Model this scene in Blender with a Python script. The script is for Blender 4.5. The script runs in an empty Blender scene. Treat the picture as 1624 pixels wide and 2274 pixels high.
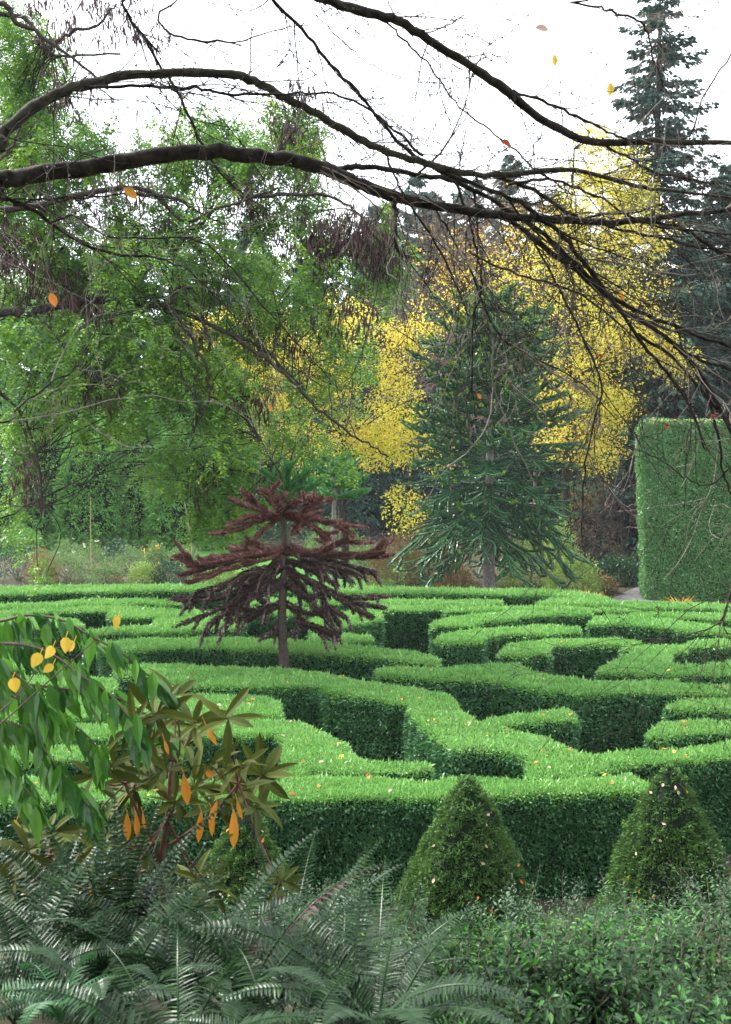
import bpy, math
import numpy as np

# ------------------------------------------------------------------ camera, sky, sun, exposure
H = 6.25; F = 2200.0; CX = 812.0; CY = 1137.0; TH = math.atan(137.0 / F)
S = bpy.context.scene
cam_d = bpy.data.cameras.new('camera'); cam = bpy.data.objects.new('camera', cam_d)
S.collection.objects.link(cam)
cam.location = (0, 0, H); cam.rotation_euler = (math.pi / 2 - TH, 0, 0)
cam_d.sensor_fit = 'VERTICAL'; cam_d.sensor_height = 36; cam_d.lens = 36 * F / 2274
cam_d.clip_start = 0.05; cam_d.clip_end = 6000
S.camera = cam
cam_d.dof.use_dof = True; cam_d.dof.focus_distance = 17; cam_d.dof.aperture_fstop = 9
SUN_EL, SUN_ROT = math.radians(46), math.radians(-64)
w = bpy.data.worlds.new('World'); S.world = w; w.use_nodes = True
nt = w.node_tree; nt.nodes.clear()
out = nt.nodes.new('ShaderNodeOutputWorld'); bg = nt.nodes.new('ShaderNodeBackground')
sky = nt.nodes.new('ShaderNodeTexSky'); sky.sky_type = 'NISHITA'; sky.sun_disc = False
sky.sun_elevation = SUN_EL; sky.sun_rotation = SUN_ROT
mx = nt.nodes.new('ShaderNodeMixRGB'); mx.inputs[0].default_value = 0.82
cl = nt.nodes.new('ShaderNodeTexNoise'); cl.inputs['Scale'].default_value = 1.6; cl.inputs['Detail'].default_value = 5
cr = nt.nodes.new('ShaderNodeValToRGB')
cr.color_ramp.elements[0].position = .3; cr.color_ramp.elements[0].color = (10.5, 11.2, 12.6, 1)
cr.color_ramp.elements[1].position = .7; cr.color_ramp.elements[1].color = (15, 15.3, 15.8, 1)
tcw = nt.nodes.new('ShaderNodeTexCoord'); nt.links.new(tcw.outputs['Generated'], cl.inputs['Vector'])
nt.links.new(cl.outputs['Fac'], cr.inputs[0])
nt.links.new(sky.outputs[0], mx.inputs[1]); nt.links.new(cr.outputs[0], mx.inputs[2])
nt.links.new(mx.outputs[0], bg.inputs[0]); bg.inputs[1].default_value = 0.105
nt.links.new(bg.outputs[0], out.inputs[0])
sd = bpy.data.lights.new('sun', 'SUN'); sd.energy = 4.0; sd.angle = math.radians(16); sd.color = (1, .97, .9)
sun = bpy.data.objects.new('sun', sd); S.collection.objects.link(sun)
# sun_rotation turns clockwise from +Y
sdir = np.array([math.sin(SUN_ROT) * math.cos(SUN_EL), math.cos(SUN_ROT) * math.cos(SUN_EL), math.sin(SUN_EL)])
from mathutils import Vector
sun.rotation_euler = Vector(sdir).to_track_quat('Z', 'Y').to_euler()
S.view_settings.view_transform = 'Standard'; S.view_settings.look = 'None'
S.view_settings.exposure = 1.28; S.view_settings.gamma = 1
S.cycles.max_bounces = 5; S.cycles.diffuse_bounces = 3; S.cycles.glossy_bounces = 1
S.cycles.transmission_bounces = 3; S.cycles.volume_bounces = 0; S.cycles.transparent_max_bounces = 4

rng = np.random.default_rng(7)
C = S.collection

# ------------------------------------------------------------------ helpers
def ray(px, py):
    u = (np.asarray(px, float) - CX) / F; v = -(np.asarray(py, float) - CY) / F
    return np.stack([u, math.cos(TH) + v * math.sin(TH), -math.sin(TH) + v * math.cos(TH)], -1)
def at(px, py, D):
    "point seen in direction (px,py) at forward distance D"
    d = ray(px, py); k = np.asarray(D, float) / d[..., 1]
    return d * k[..., None] + np.array([0, 0, H])
def atz(px, py, z):
    d = ray(px, py); k = (z - H) / d[..., 2]
    return d * k[..., None] + np.array([0, 0, H])
def sc(D): return F / D            # photo pixels per metre

def smooth(a, b, x):
    t = np.clip((x - a) / (b - a), 0, 1); return t * t * (3 - 2 * t)
def ground(x, y):
    x = np.asarray(x, float); y = np.asarray(y, float)
    z = np.interp(y, [-6, 0, 2.6, 4, 6, 8, 11.2, 12.4, 13.3], [4.9, 4.85, 4.62, 3.95, 2.95, 2.05, .62, .15, 0]) + .05 * np.sin(x * 1.3 + y) * (y < 12)
    far = smooth(70, 160, y); return z + far * 3.0
_k = rng.normal(size=(10, 3)); _k /= np.linalg.norm(_k, axis=1)[:, None]; _ph = rng.uniform(0, 6.28, 10)
def noise(p, s=1.0):
    f = s * (1 + .35 * np.arange(10)); return np.sin((p @ _k.T) * f * 2.5 + _ph).mean(-1) * 1.9
def unit(v): return v / (np.linalg.norm(v, axis=-1, keepdims=True) + 1e-9)
def rdir(n, r=None):
    return unit((r or rng).normal(size=(n, 3)))

class Acc:
    def __init__(s): s.v = []; s.f = []; s.m = []; s.n = 0
    def add(s, v, f, m=0):
        if len(v) == 0: return
        s.v.append(np.asarray(v, float)); s.f.append(np.asarray(f, int) + s.n); s.m.append(np.full(len(f), m)); s.n += len(v)
    def build(s, name, mats, parent=None, smooth_=False, origin=None):
        me = bpy.data.meshes.new(name)
        v = np.concatenate(s.v); f = np.concatenate(s.f); m = np.concatenate(s.m)
        if origin is not None: v = v - np.asarray(origin)
        me.vertices.add(len(v)); me.vertices.foreach_set('co', v.astype(np.float32).ravel())
        me.loops.add(len(f) * 4); me.loops.foreach_set('vertex_index', f.astype(np.int32).ravel())
        me.polygons.add(len(f)); me.polygons.foreach_set('loop_start', (np.arange(len(f)) * 4).astype(np.int32))
        me.polygons.foreach_set('material_index', m.astype(np.int32))
        me.polygons.foreach_set('use_smooth', np.full(len(f), bool(smooth_)))
        for k in (mats if isinstance(mats, (list, tuple)) else [mats]): me.materials.append(k)
        me.update(calc_edges=True); me.validate()
        o = bpy.data.objects.new(name, me); C.objects.link(o)
        if parent is not None: o.parent = parent
        if origin is not None: o.location = origin
        return o

def tube(acc, pts, rad, sides=6, m=0, rough=0.0):
    pts = np.asarray(pts, float); n = len(pts); rad = np.broadcast_to(np.asarray(rad, float), (n,)).copy()
    t = unit(np.gradient(pts, axis=0)); ref = np.array([0.31, 0.2, .93])
    if abs(t[0] @ ref) > .9: ref = np.array([1., 0, 0])
    a = unit(np.cross(t, ref)); b = np.cross(t, a)
    th = np.arange(sides) * 2 * math.pi / sides
    R = rad[:, None] * np.ones(sides)
    if rough: R = R * (1 + rng.normal(0, rough, R.shape))
    v = pts[:, None] + R[..., None] * (np.cos(th)[None, :, None] * a[:, None] + np.sin(th)[None, :, None] * b[:, None])
    i = np.arange(n - 1)[:, None] * sides; j = np.arange(sides)[None]; j2 = (j + 1) % sides
    f = np.stack([i + j, i + j2, i + sides + j2, i + sides + j], -1).reshape(-1, 4)
    acc.add(v.reshape(-1, 3), f, m)

def spline(pts, n):
    "Catmull-Rom resample of control points (any dimension)"
    P = np.asarray(pts, float); P = np.vstack([2 * P[0] - P[1], P, 2 * P[-1] - P[-2]])
    k = len(P) - 3; t = np.linspace(0, k - 1e-6, n); i = t.astype(int); u = (t - i)[:, None]
    p0, p1, p2, p3 = P[i], P[i + 1], P[i + 2], P[i + 3]
    return .5 * (2 * p1 + (p2 - p0) * u + (2 * p0 - 5 * p1 + 4 * p2 - p3) * u ** 2 + (3 * p1 - p0 - 3 * p2 + p3) * u ** 3)

def quads(acc, p, d, nrm, L, W, m=0, mid=.45):
    "diamond leaves"
    p = np.asarray(p, float); n = len(p)
    if n == 0: return
    L = np.broadcast_to(L, (n,))[:, None]; W = np.broadcast_to(W, (n,))[:, None]
    s = unit(np.cross(d, nrm)); c = p + d * L * mid
    v = np.stack([p, c + s * W / 2, p + d * L, c - s * W / 2], 1).reshape(-1, 3)
    acc.add(v, np.arange(n * 4).reshape(-1, 4), m)

def blades(acc, p, d, nrm, L, W, m=0, prof=(.15, .85, 1, .7, 0.02), fold=.25, droop=.25):
    "larger leaves: folded along the midrib and curved along their length"
    p = np.asarray(p, float); n = len(p)
    if n == 0: return
    L = np.broadcast_to(L, (n,))[:, None]; W = np.broadcast_to(W, (n,))[:, None]
    s = unit(np.cross(d, nrm)); nn = unit(np.cross(s, d)); k = len(prof); V = []
    dr = np.broadcast_to(droop, (n,))[:, None]
    for q, t in enumerate(np.linspace(0, 1, k)):
        c = p + d * L * t - nn * L * dr * t * t; hw = W / 2 * prof[q]
        V += [c + s * hw + nn * hw * fold, c, c - s * hw + nn * hw * fold]
    V = np.stack(V, 1).reshape(-1, 3); base = (np.arange(n) * 3 * k)[:, None, None]
    fl = []
    for q in range(k - 1):
        a = q * 3; fl += [[a, a + 1, a + 4, a + 3], [a + 1, a + 2, a + 5, a + 4]]
    f = (base + np.array(fl)[None]).reshape(-1, 4); acc.add(V, f, m)

def box(acc, c, sz, m=0):
    x, y, z = np.array(sz) / 2; c = np.array(c)
    v = np.array([[i, j, k] for i in (-x, x) for j in (-y, y) for k in (-z, z)]) + c
    acc.add(v, [[0, 1, 3, 2], [4, 6, 7, 5], [0, 4, 5, 1], [2, 3, 7, 6], [0, 2, 6, 4], [1, 5, 7, 3]], m)

def tag(o, label=None, cat=None, group=None, kind=None):
    if label: o['label'] = label
    if cat: o['category'] = cat
    if group: o['group'] = group
    if kind or cat: o['kind'] = kind or 'thing'
    return o
def thing(name, label, cat, loc, group=None):
    o = bpy.data.objects.new(name, None); o.empty_display_size = .2; C.objects.link(o); o.location = loc
    return tag(o, label, cat, group)
def part(acc, name, mats, root, smooth_=False):
    return acc.build(name, mats, root, smooth_) if False else _part(acc, name, mats, root, smooth_)
def _part(acc, name, mats, root, smooth_=False):
    org = np.array(root.matrix_basis.translation)
    p = root.parent
    while p is not None: org = org + np.array(p.matrix_basis.translation); p = p.parent
    acc.v = [v - org for v in acc.v]
    return acc.build(name, mats, root, smooth_)

# ------------------------------------------------------------------ materials
def hx(c): return tuple(c) + (1,)
def leafmat(name, cols, rough=.5, trans=.3, spec=.3, nscale=1.5, nmix=.5, dark=None):
    m = bpy.data.materials.new(name); m.use_nodes = True; t = m.node_tree; t.nodes.clear()
    o = t.nodes.new('ShaderNodeOutputMaterial'); g = t.nodes.new('ShaderNodeNewGeometry')
    r = t.nodes.new('ShaderNodeValToRGB'); e = r.color_ramp.elements
    for i, c in enumerate(cols):
        pos = i / (len(cols) - 1)
        if i == 0: e[0].position = 0; e[0].color = hx(c)
        elif i == len(cols) - 1: e[len(e) - 1].position = 1; e[len(e) - 1].color = hx(c)
        else: x = e.new(pos); x.color = hx(c)
    tc = t.nodes.new('ShaderNodeTexCoord'); n = t.nodes.new('ShaderNodeTexNoise')
    n.inputs['Scale'].default_value = nscale; n.inputs['Detail'].default_value = 3
    t.links.new(tc.outputs['Object'], n.inputs['Vector'])
    ad = t.nodes.new('ShaderNodeMath'); ad.operation = 'MULTIPLY_ADD'; ad.inputs[1].default_value = 1.6; ad.inputs[2].default_value = -.3
    t.links.new(n.outputs['Fac'], ad.inputs[0])
    mm = t.nodes.new('ShaderNodeMix'); mm.data_type = 'FLOAT'; mm.inputs[0].default_value = nmix
    t.links.new(g.outputs['Random Per Island'], mm.inputs[2]); t.links.new(ad.outputs[0], mm.inputs[3])
    t.links.new(mm.outputs[0], r.inputs[0])
    b = t.nodes.new('ShaderNodeBsdfPrincipled'); b.inputs['Roughness'].default_value = rough
    b.inputs['Specular IOR Level'].default_value = spec
    t.links.new(r.outputs[0], b.inputs['Base Color'])
    if trans > 0:
        tr = t.nodes.new('ShaderNodeBsdfTranslucent'); mk = t.nodes.new('ShaderNodeMixShader'); mk.inputs[0].default_value = trans
        t.links.new(r.outputs[0], tr.inputs[0]); t.links.new(b.outputs[0], mk.inputs[1]); t.links.new(tr.outputs[0], mk.inputs[2])
        t.links.new(mk.outputs[0], o.inputs[0])
    else: t.links.new(b.outputs[0], o.inputs[0])
    return m
def solid(name, c1, c2, scale=6, rough=.85, bump=.4, stretch=(1, 1, 1), spec=.2, detail=5):
    m = bpy.data.materials.new(name); m.use_nodes = True; t = m.node_tree; b = t.nodes['Principled BSDF']
    tc = t.nodes.new('ShaderNodeTexCoord'); mp = t.nodes.new('ShaderNodeMapping'); mp.inputs['Scale'].default_value = stretch
    n = t.nodes.new('ShaderNodeTexNoise'); n.inputs['Scale'].default_value = scale; n.inputs['Detail'].default_value = detail
    r = t.nodes.new('ShaderNodeValToRGB'); r.color_ramp.elements[0].position = .32; r.color_ramp.elements[1].position = .68
    r.color_ramp.elements[0].color = hx(c1); r.color_ramp.elements[1].color = hx(c2)
    bp = t.nodes.new('ShaderNodeBump'); bp.inputs['Strength'].default_value = bump; bp.inputs['Distance'].default_value = .02
    L = t.links.new
    L(tc.outputs['Object'], mp.inputs[0]); L(mp.outputs[0], n.inputs['Vector']); L(n.outputs['Fac'], r.inputs[0])
    L(r.outputs[0], b.inputs['Base Color']); L(n.outputs['Fac'], bp.inputs['Height']); L(bp.outputs[0], b.inputs['Normal'])
    b.inputs['Roughness'].default_value = rough; b.inputs['Specular IOR Level'].default_value = spec
    return m

M = {}
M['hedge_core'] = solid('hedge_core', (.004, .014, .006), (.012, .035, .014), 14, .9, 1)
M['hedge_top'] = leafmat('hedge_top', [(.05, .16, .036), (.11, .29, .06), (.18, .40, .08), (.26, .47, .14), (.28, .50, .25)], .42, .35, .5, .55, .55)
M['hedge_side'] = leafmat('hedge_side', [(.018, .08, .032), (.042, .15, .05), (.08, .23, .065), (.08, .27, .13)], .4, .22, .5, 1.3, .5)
M['hedge_twig'] = leafmat('hedge_twig', [(.06, .045, .025), (.12, .10, .05)], .7, .1, .2)
M['tall_hedge'] = leafmat('tall_hedge', [(.07, .20, .055), (.13, .31, .09), (.22, .42, .16)], .4, .25, .6, .8, .4)
M['cone'] = leafmat('cone', [(.03, .075, .018), (.075, .165, .035), (.15, .28, .06)], .6, .2, .25, 5, .5)
M['bark_dark'] = solid('bark_dark', (.008, .006, .005), (.055, .045, .034), 22, .85, 1, (1, 1, 1))
M['bark_moss'] = solid('bark_moss', (.03, .026, .022), (.09, .085, .06), 25, .9, 1)
M['bark_grey'] = solid('bark_grey', (.10, .09, .085), (.24, .22, .20), 12, .85, .8)
M['twig_pale'] = solid('twig_pale', (.16, .14, .11), (.30, .26, .22), 8, .8, .4)
M['twig_brown'] = solid('twig_brown', (.10, .065, .05), (.20, .15, .13), 3, .9, .3)
M['dead_red'] = leafmat('dead_red', [(.045, .016, .012), (.11, .038, .029), (.21, .085, .062), (.36, .22, .18)], .55, .1, .4, 5, .25)
M['dead_dark'] = leafmat('dead_dark', [(.016, .009, .007), (.035, .018, .014), (.08, .042, .032), (.34, .25, .21)], .5, .05, .5, 3, .15)
M['mp_green'] = leafmat('mp_green', [(.008, .035, .014), (.022, .08, .03), (.05, .15, .05), (.12, .26, .12)], .38, .08, .5, .6, .35)
M['mp_tip'] = leafmat('mp_tip', [(.12, .25, .03), (.28, .36, .03)], .4, .2, .4)
M['mp_bright'] = leafmat('mp_bright', [(.03, .14, .05), (.06, .22, .05), (.13, .34, .07)], .4, .2, .4, 2, .4)
M['locust'] = leafmat('locust', [(.035, .10, .022), (.09, .22, .07), (.13, .28, .03), (.24, .41, .035), (.42, .52, .05)], .45, .42, .35, .8, .45)
M['pod'] = leafmat('pod', [(.02, .008, .008), (.05, .018, .014), (.09, .035, .03)], .5, .1, .4)
M['yellow'] = leafmat('yellow', [(.26, .36, .04), (.50, .52, .06), (.74, .66, .08), (.80, .60, .10), (.86, .80, .22)], .5, .45, .3, .5, .5)
M['gold'] = leafmat('gold', [(.75, .42, .03), (.85, .55, .06), (.9, .6, .05)], .45, .35, .4)
M['conifer'] = leafmat('conifer', [(.010, .035, .024), (.018, .055, .038), (.035, .09, .06), (.05, .11, .08)], .6, .1, .3, .25, .5)
M['pine_blue'] = leafmat('pine_blue', [(.03, .085, .07), (.05, .13, .10), (.08, .18, .15)], .6, .15, .3, .3, .5)
M['cypress'] = leafmat('cypress', [(.04, .14, .025), (.09, .26, .04), (.16, .38, .06), (.25, .46, .08)], .5, .25, .3, .7, .45)
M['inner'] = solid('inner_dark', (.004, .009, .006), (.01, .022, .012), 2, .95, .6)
M['purple'] = leafmat('purple', [(.03, .016, .024), (.06, .035, .05), (.10, .07, .08)], .6, .15, .3, 1, .5)
M['russet'] = leafmat('russet', [(.16, .07, .04), (.24, .14, .07), (.24, .22, .09), (.12, .2, .07)], .6, .3, .2, .5, .7)
M['lime'] = leafmat('lime', [(.14, .25, .05), (.24, .36, .08), (.36, .42, .14)], .55, .35, .2, 1, .5)
M['meadow'] = leafmat('meadow', [(.07, .17, .05), (.12, .24, .07), (.20, .28, .11), (.26, .24, .14)], .6, .35, .2, .6, .5)
M['darkleaf'] = leafmat('darkleaf', [(.012, .045, .02), (.025, .085, .03), (.05, .13, .04)], .45, .2, .5, .8, .4)
M['fern'] = leafmat('fern', [(.006, .024, .007), (.012, .042, .011), (.026, .072, .018), (.044, .095, .028)], .34, .16, .34, 3, .4)
M['fern_light'] = leafmat('fern_light', [(.03, .11, .04), (.06, .18, .06)], .45, .3, .3)
M['fern_brown'] = leafmat('fern_brown', [(.06, .03, .035), (.14, .08, .08), (.2, .13, .13)], .55, .15, .3)
M['rhodo'] = leafmat('rhodo', [(.036, .052, .006), (.07, .09, .009), (.115, .13, .016)], .6, .2, .15, 2, .4)
M['amber'] = leafmat('amber', [(.50, .17, .02), (.66, .27, .03), (.72, .36, .04)], .45, .3, .4)
M['shoot'] = leafmat('shoot', [(.022, .09, .02), (.05, .17, .03), (.14, .36, .035), (.06, .16, .08)], .28, .35, .6, 1.5, .35)
M['privet'] = leafmat('privet', [(.008, .034, .012), (.017, .06, .015), (.032, .10, .020), (.03, .07, .04)], .45, .28, .3, 2, .4)
M['privet_new'] = leafmat('privet_new', [(.06, .22, .03), (.10, .30, .045)], .4, .35, .4)
M['lawn'] = solid('lawn', (.04, .14, .02), (.065, .19, .03), .6, .9, .3)
M['soil'] = solid('soil', (.035, .028, .02), (.07, .065, .035), 1.5, .95, .8)
M['path'] = solid('path', (.12, .11, .12), (.18, .17, .18), 3, .9, .4)
M['leaf_orange'] = leafmat('leaf_orange', [(.55, .16, .04), (.7, .3, .06)], .6, .2, .2)
M['leaf_yellow'] = leafmat('leaf_yellow', [(.8, .5, .04), (.85, .62, .1)], .6, .2, .2)
M['leaf_pink'] = leafmat('leaf_pink', [(.5, .33, .25), (.62, .45, .36)], .6, .2, .2)
M['leaf_red'] = leafmat('leaf_red', [(.3, .05, .02), (.45, .09, .03)], .6, .2, .2)
M['petal_white'] = leafmat('petal_white', [(.55, .55, .5), (.7, .68, .66)], .6, .3, .2)
M['petal_purple'] = leafmat('petal_purple', [(.22, .15, .4), (.35, .22, .45)], .6, .3, .2)
M['petal_pink'] = leafmat('petal_pink', [(.5, .14, .12), (.6, .25, .2)], .6, .3, .2)
M['cane'] = solid('cane', (.3, .25, .12), (.42, .36, .2), 6, .7, .2)
M['metal'] = solid('fence_metal', (.05, .07, .06), (.09, .11, .10), 5, .6, .1)
# ------------------------------------------------------------------ setting
def sheet(name, xs, ys, zf, mat):
    X, Y = np.meshgrid(xs, ys); Z = zf(X, Y); v = np.stack([X, Y, Z], -1).reshape(-1, 3)
    nx = len(xs); i = (np.arange(len(ys) - 1)[:, None] * nx + np.arange(nx - 1)[None]).ravel()
    a = Acc(); a.add(v, np.stack([i, i + 1, i + nx + 1, i + nx], 1))
    o = a.build(name, mat, None, True); return tag(o, kind='structure')
xs = np.concatenate([[-3000, -800, -250], np.arange(-100, -14, 6), np.arange(-14, 14.1, .5), np.arange(16, 100, 6), [250, 800, 3000]])
ys = np.concatenate([[-400, -100, -30, -10], np.arange(-4, 14, .4), np.arange(14, 160, 4), [250, 800, 4000]])
sheet('ground', xs, ys, lambda X, Y: ground(X, Y) + .02 * np.sin(X * 5) * np.sin(Y * 4) * (Y < 14), M['soil'])
def flat_poly(name, pts, z, mat):
    me = bpy.data.meshes.new(name); me.from_pydata([(p[0], p[1], z) for p in pts], [], [list(range(len(pts)))])
    me.materials.append(mat); o = bpy.data.objects.new(name, me); C.objects.link(o); return tag(o, kind='structure')
def gpoly(pp): return [atz(a, b, 0) for a, b in pp]
flat_poly('lawn', gpoly([(-200, 1214), (560, 1214), (900, 1226), (960, 1250), (900, 1300), (820, 1345), (450, 1345), (470, 1250), (340, 1232), (-200, 1232)]), .008, M['lawn'])
flat_poly('garden_path', gpoly([(1240, 1352), (1345, 1335), (1395, 1312), (1430, 1298), (1470, 1298), (1470, 1400), (1240, 1400)]), .012, M['path'])
flat_poly('garden_path', gpoly([(470, 1196), (600, 1178), (640, 1184), (560, 1204), (480, 1206)]), .02, M['path'])
flat_poly('maze_floor', gpoly([(-900, 1395), (400, 1372), (1330, 1372), (2600, 1440), (3800, 2012), (-2400, 2012)]), .004, M['soil'])

# ------------------------------------------------------------------ clipped maze hedges
HT = 1.5
def inside(P, poly):
    x, y = P[:, 0], P[:, 1]; c = np.zeros(len(P), bool); n = len(poly)
    for i in range(n):
        x1, y1 = poly[i]; x2, y2 = poly[i - 1]
        k = ((y1 > y) != (y2 > y)) & (x < (x2 - x1) * (y - y1) / (y2 - y1 + 1e-12) + x1); c ^= k
    return c
def edgedist(P, poly):
    d = np.full(len(P), 1e9); out = np.zeros((len(P), 2))
    for i in range(len(poly)):
        a, b = poly[i - 1], poly[i]; e = b - a; L2 = e @ e + 1e-12
        t = np.clip(((P - a) @ e) / L2, 0, 1); q = a + t[:, None] * e; r = P - q; dd = np.linalg.norm(r, axis=1)
        k = dd < d; d[k] = dd[k]; out[k] = -r[k] / (dd[k][:, None] + 1e-9)
    return d, out
import bmesh
_hz = 0
HEDGES = []
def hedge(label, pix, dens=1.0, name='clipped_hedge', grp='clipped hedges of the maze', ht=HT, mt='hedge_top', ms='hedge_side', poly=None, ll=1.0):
    global _hz
    _hz += 1; z = ht + .012 * ((_hz * 7) % 5 - 2)
    if poly is None:
        poly = np.array([atz(a, b, z)[:2] for a, b in pix])
    ar = .5 * np.sum(poly[:, 0] * np.roll(poly[:, 1], -1) - np.roll(poly[:, 0], -1) * poly[:, 1])
    if ar < 0: poly = poly[::-1].copy()
    org = np.array([poly[:, 0].mean(), poly[:, 1].mean(), 0])
    # core: extruded outline, dark inside growth, set 5 cm in
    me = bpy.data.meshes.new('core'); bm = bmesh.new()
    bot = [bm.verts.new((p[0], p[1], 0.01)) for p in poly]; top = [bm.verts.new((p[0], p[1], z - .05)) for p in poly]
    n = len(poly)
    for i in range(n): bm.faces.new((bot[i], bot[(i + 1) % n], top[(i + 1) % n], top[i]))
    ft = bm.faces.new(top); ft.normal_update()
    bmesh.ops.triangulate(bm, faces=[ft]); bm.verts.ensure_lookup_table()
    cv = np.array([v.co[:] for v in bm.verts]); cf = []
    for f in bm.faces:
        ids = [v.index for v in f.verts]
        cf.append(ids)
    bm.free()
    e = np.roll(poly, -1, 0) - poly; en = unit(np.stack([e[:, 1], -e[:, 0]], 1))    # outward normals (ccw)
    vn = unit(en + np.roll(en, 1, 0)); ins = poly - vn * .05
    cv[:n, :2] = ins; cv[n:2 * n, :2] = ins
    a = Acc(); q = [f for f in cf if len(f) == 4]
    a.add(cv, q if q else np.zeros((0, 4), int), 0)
    tri = [f for f in cf if len(f) == 3]
    # triangles as quads with an extra midpoint vertex
    mv = []; mf = []
    for f in tri:
        p = cv[f]; k = len(mv); mv += [p[0], p[1], p[2], (p[2] + p[0]) / 2]; mf.append([k, k + 1, k + 2, k + 3])
    a.add(np.array(mv), mf, 0)
    # top growth
    lo, hi = poly.min(0), poly.max(0)
    D = max(8, poly[:, 1].mean()); base = dens * (5200 * (14 / D) ** 1.15 if D > 14 else 5200)
    lw = ll * (1 + max(0, (D - 14) / 22))
    A = abs(ar); N = int((hi - lo).prod() * base); P = rng.uniform(lo, hi, (min(N, 900000), 2)); P = P[inside(P, poly)]
    dd, og = edgedist(P, poly); edge = np.clip(1 - dd / .09, 0, 1)
    zz = z - edge ** 2 * .07 + .03 * noise(np.c_[P * 1.3, P[:, 0] * 0], 1) + rng.uniform(-.05, .03, len(P))
    d = np.c_[og * edge[:, None] * .9, np.full(len(P), 1.0)] + rng.normal(0, .45, (len(P), 3)); d = unit(d)
    L = rng.uniform(.025, .058, len(P)) * lw; tall = rng.random(len(P)) < .035; L = L * np.where(tall, 2.0, 1); L = np.minimum(L, .19)
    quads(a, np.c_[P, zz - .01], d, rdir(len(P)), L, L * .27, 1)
    # side growth
    for i in range(n):
        p1 = poly[i]; ev = e[i]; el = np.linalg.norm(ev); nn = en[i]
        mid = p1 + ev / 2; front = (-mid @ nn) > 0        # faces the viewer's side
        k = int(el * z * base * (.7 if front else .2)); 
        if k < 1: continue
        t = rng.uniform(0, 1, k); h = rng.uniform(0, 1, k) ** .85
        zz = h * z; pp = p1 + t[:, None] * ev
        bul = .05 * noise(np.c_[pp * 1.6, zz * 1.6], 1) + rng.uniform(-.05, .03, k) - .07 * np.clip((zz - z + .12) / .12, 0, 1)
        pp = pp + nn * bul[:, None]
        d = unit(np.c_[np.tile(nn, (k, 1)) * .7, np.full(k, .15)] + rng.normal(0, .55, (k, 3)))
        L = rng.uniform(.035, .075, k) * lw; L = np.minimum(L, .2)
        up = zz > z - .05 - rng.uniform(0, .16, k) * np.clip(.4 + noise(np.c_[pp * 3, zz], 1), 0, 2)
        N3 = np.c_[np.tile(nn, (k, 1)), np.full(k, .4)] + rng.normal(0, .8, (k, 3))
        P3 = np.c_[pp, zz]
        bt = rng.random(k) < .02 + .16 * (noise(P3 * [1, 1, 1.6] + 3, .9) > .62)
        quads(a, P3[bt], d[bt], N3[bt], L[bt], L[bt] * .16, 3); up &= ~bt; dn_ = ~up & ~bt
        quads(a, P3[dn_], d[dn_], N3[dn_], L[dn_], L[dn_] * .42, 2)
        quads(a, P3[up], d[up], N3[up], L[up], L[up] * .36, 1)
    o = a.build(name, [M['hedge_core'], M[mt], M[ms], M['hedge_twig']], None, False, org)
    tag(o, label, 'hedge', grp); HEDGES.append((poly, z))
    return o
hedge('long outermost hedge at the far edge of the maze, bordering the flower bed',
      [(-260, 1322), (-80, 1314), (0, 1306), (130, 1301), (400, 1299), (600, 1301), (850, 1305), (1050, 1309), (1217, 1310), (1325, 1320), (1345, 1336), (1217, 1322), (1050, 1319), (850, 1317), (600, 1313), (400, 1312), (130, 1316), (0, 1322), (-80, 1330), (-260, 1340)])
hedge('outer maze hedge running right at the foot of the tall clipped hedge',
      [(1330, 1322), (1375, 1337), (1560, 1340), (1760, 1348), (1900, 1356), (1900, 1372), (1760, 1362), (1560, 1352), (1400, 1350), (1337, 1341)])
hedge('second hedge row from the back at left, just inside the long outermost row',
      [(-120, 1346), (80, 1341), (200, 1334), (300, 1331), (400, 1335), (400, 1342), (330, 1341), (210, 1342), (90, 1349), (-120, 1356)])
hedge('thin hedge row behind the dead monkey puzzle, second from the back of the maze',
      [(560, 1330), (840, 1331), (1000, 1335), (1060, 1331), (1115, 1335), (1118, 1341), (1060, 1343), (1000, 1343), (840, 1341), (560, 1340)])
hedge('short light-topped hedge stub in front of the far perimeter, below the orange grass clump',
      [(1192, 1339), (1217, 1332), (1300, 1327), (1334, 1337), (1325, 1344), (1196, 1345)])
hedge('hedge at left with a square dark end above the green arching shrub',
      [(-120, 1370), (0, 1359), (120, 1350), (250, 1346), (310, 1349), (420, 1356), (530, 1362), (530, 1371), (345, 1371), (246, 1372), (243, 1357), (120, 1360), (0, 1370), (-120, 1382)])
hedge('stepped hedge at left centre passing behind the low branches of the dead monkey puzzle',
      [(190, 1401), (260, 1394), (335, 1391), (345, 1374), (430, 1372), (540, 1375), (546, 1383), (525, 1394), (400, 1404), (192, 1409)])
hedge('small hedge piece half hidden behind the top of the green arching shrub at far left',
      [(-120, 1378), (60, 1371), (172, 1375), (188, 1390), (60, 1396), (-120, 1402)])
hedge('dark-faced hedge directly behind the trunk of the dead monkey puzzle',
      [(500, 1352), (690, 1352), (700, 1364), (545, 1365), (500, 1362)])
hedge('hedge with a deep dark wall between the dead monkey puzzle and the big green one',
      [(690, 1374), (760, 1360), (838, 1342), (985, 1343), (989, 1355), (846, 1357), (849, 1375), (812, 1383), (760, 1392), (700, 1402), (690, 1390)])
hedge('low strip of hedge right of the dead tree trunk, in front of the hedge arm',
      [(690, 1409), (760, 1407), (826, 1412), (830, 1422), (760, 1426), (690, 1426)])
hedge('long thin hedge right of centre below the big monkey puzzle trunk',
      [(988, 1347), (1100, 1346), (1217, 1348), (1395, 1353), (1395, 1358), (1217, 1354), (1110, 1356), (988, 1358)])
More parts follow.
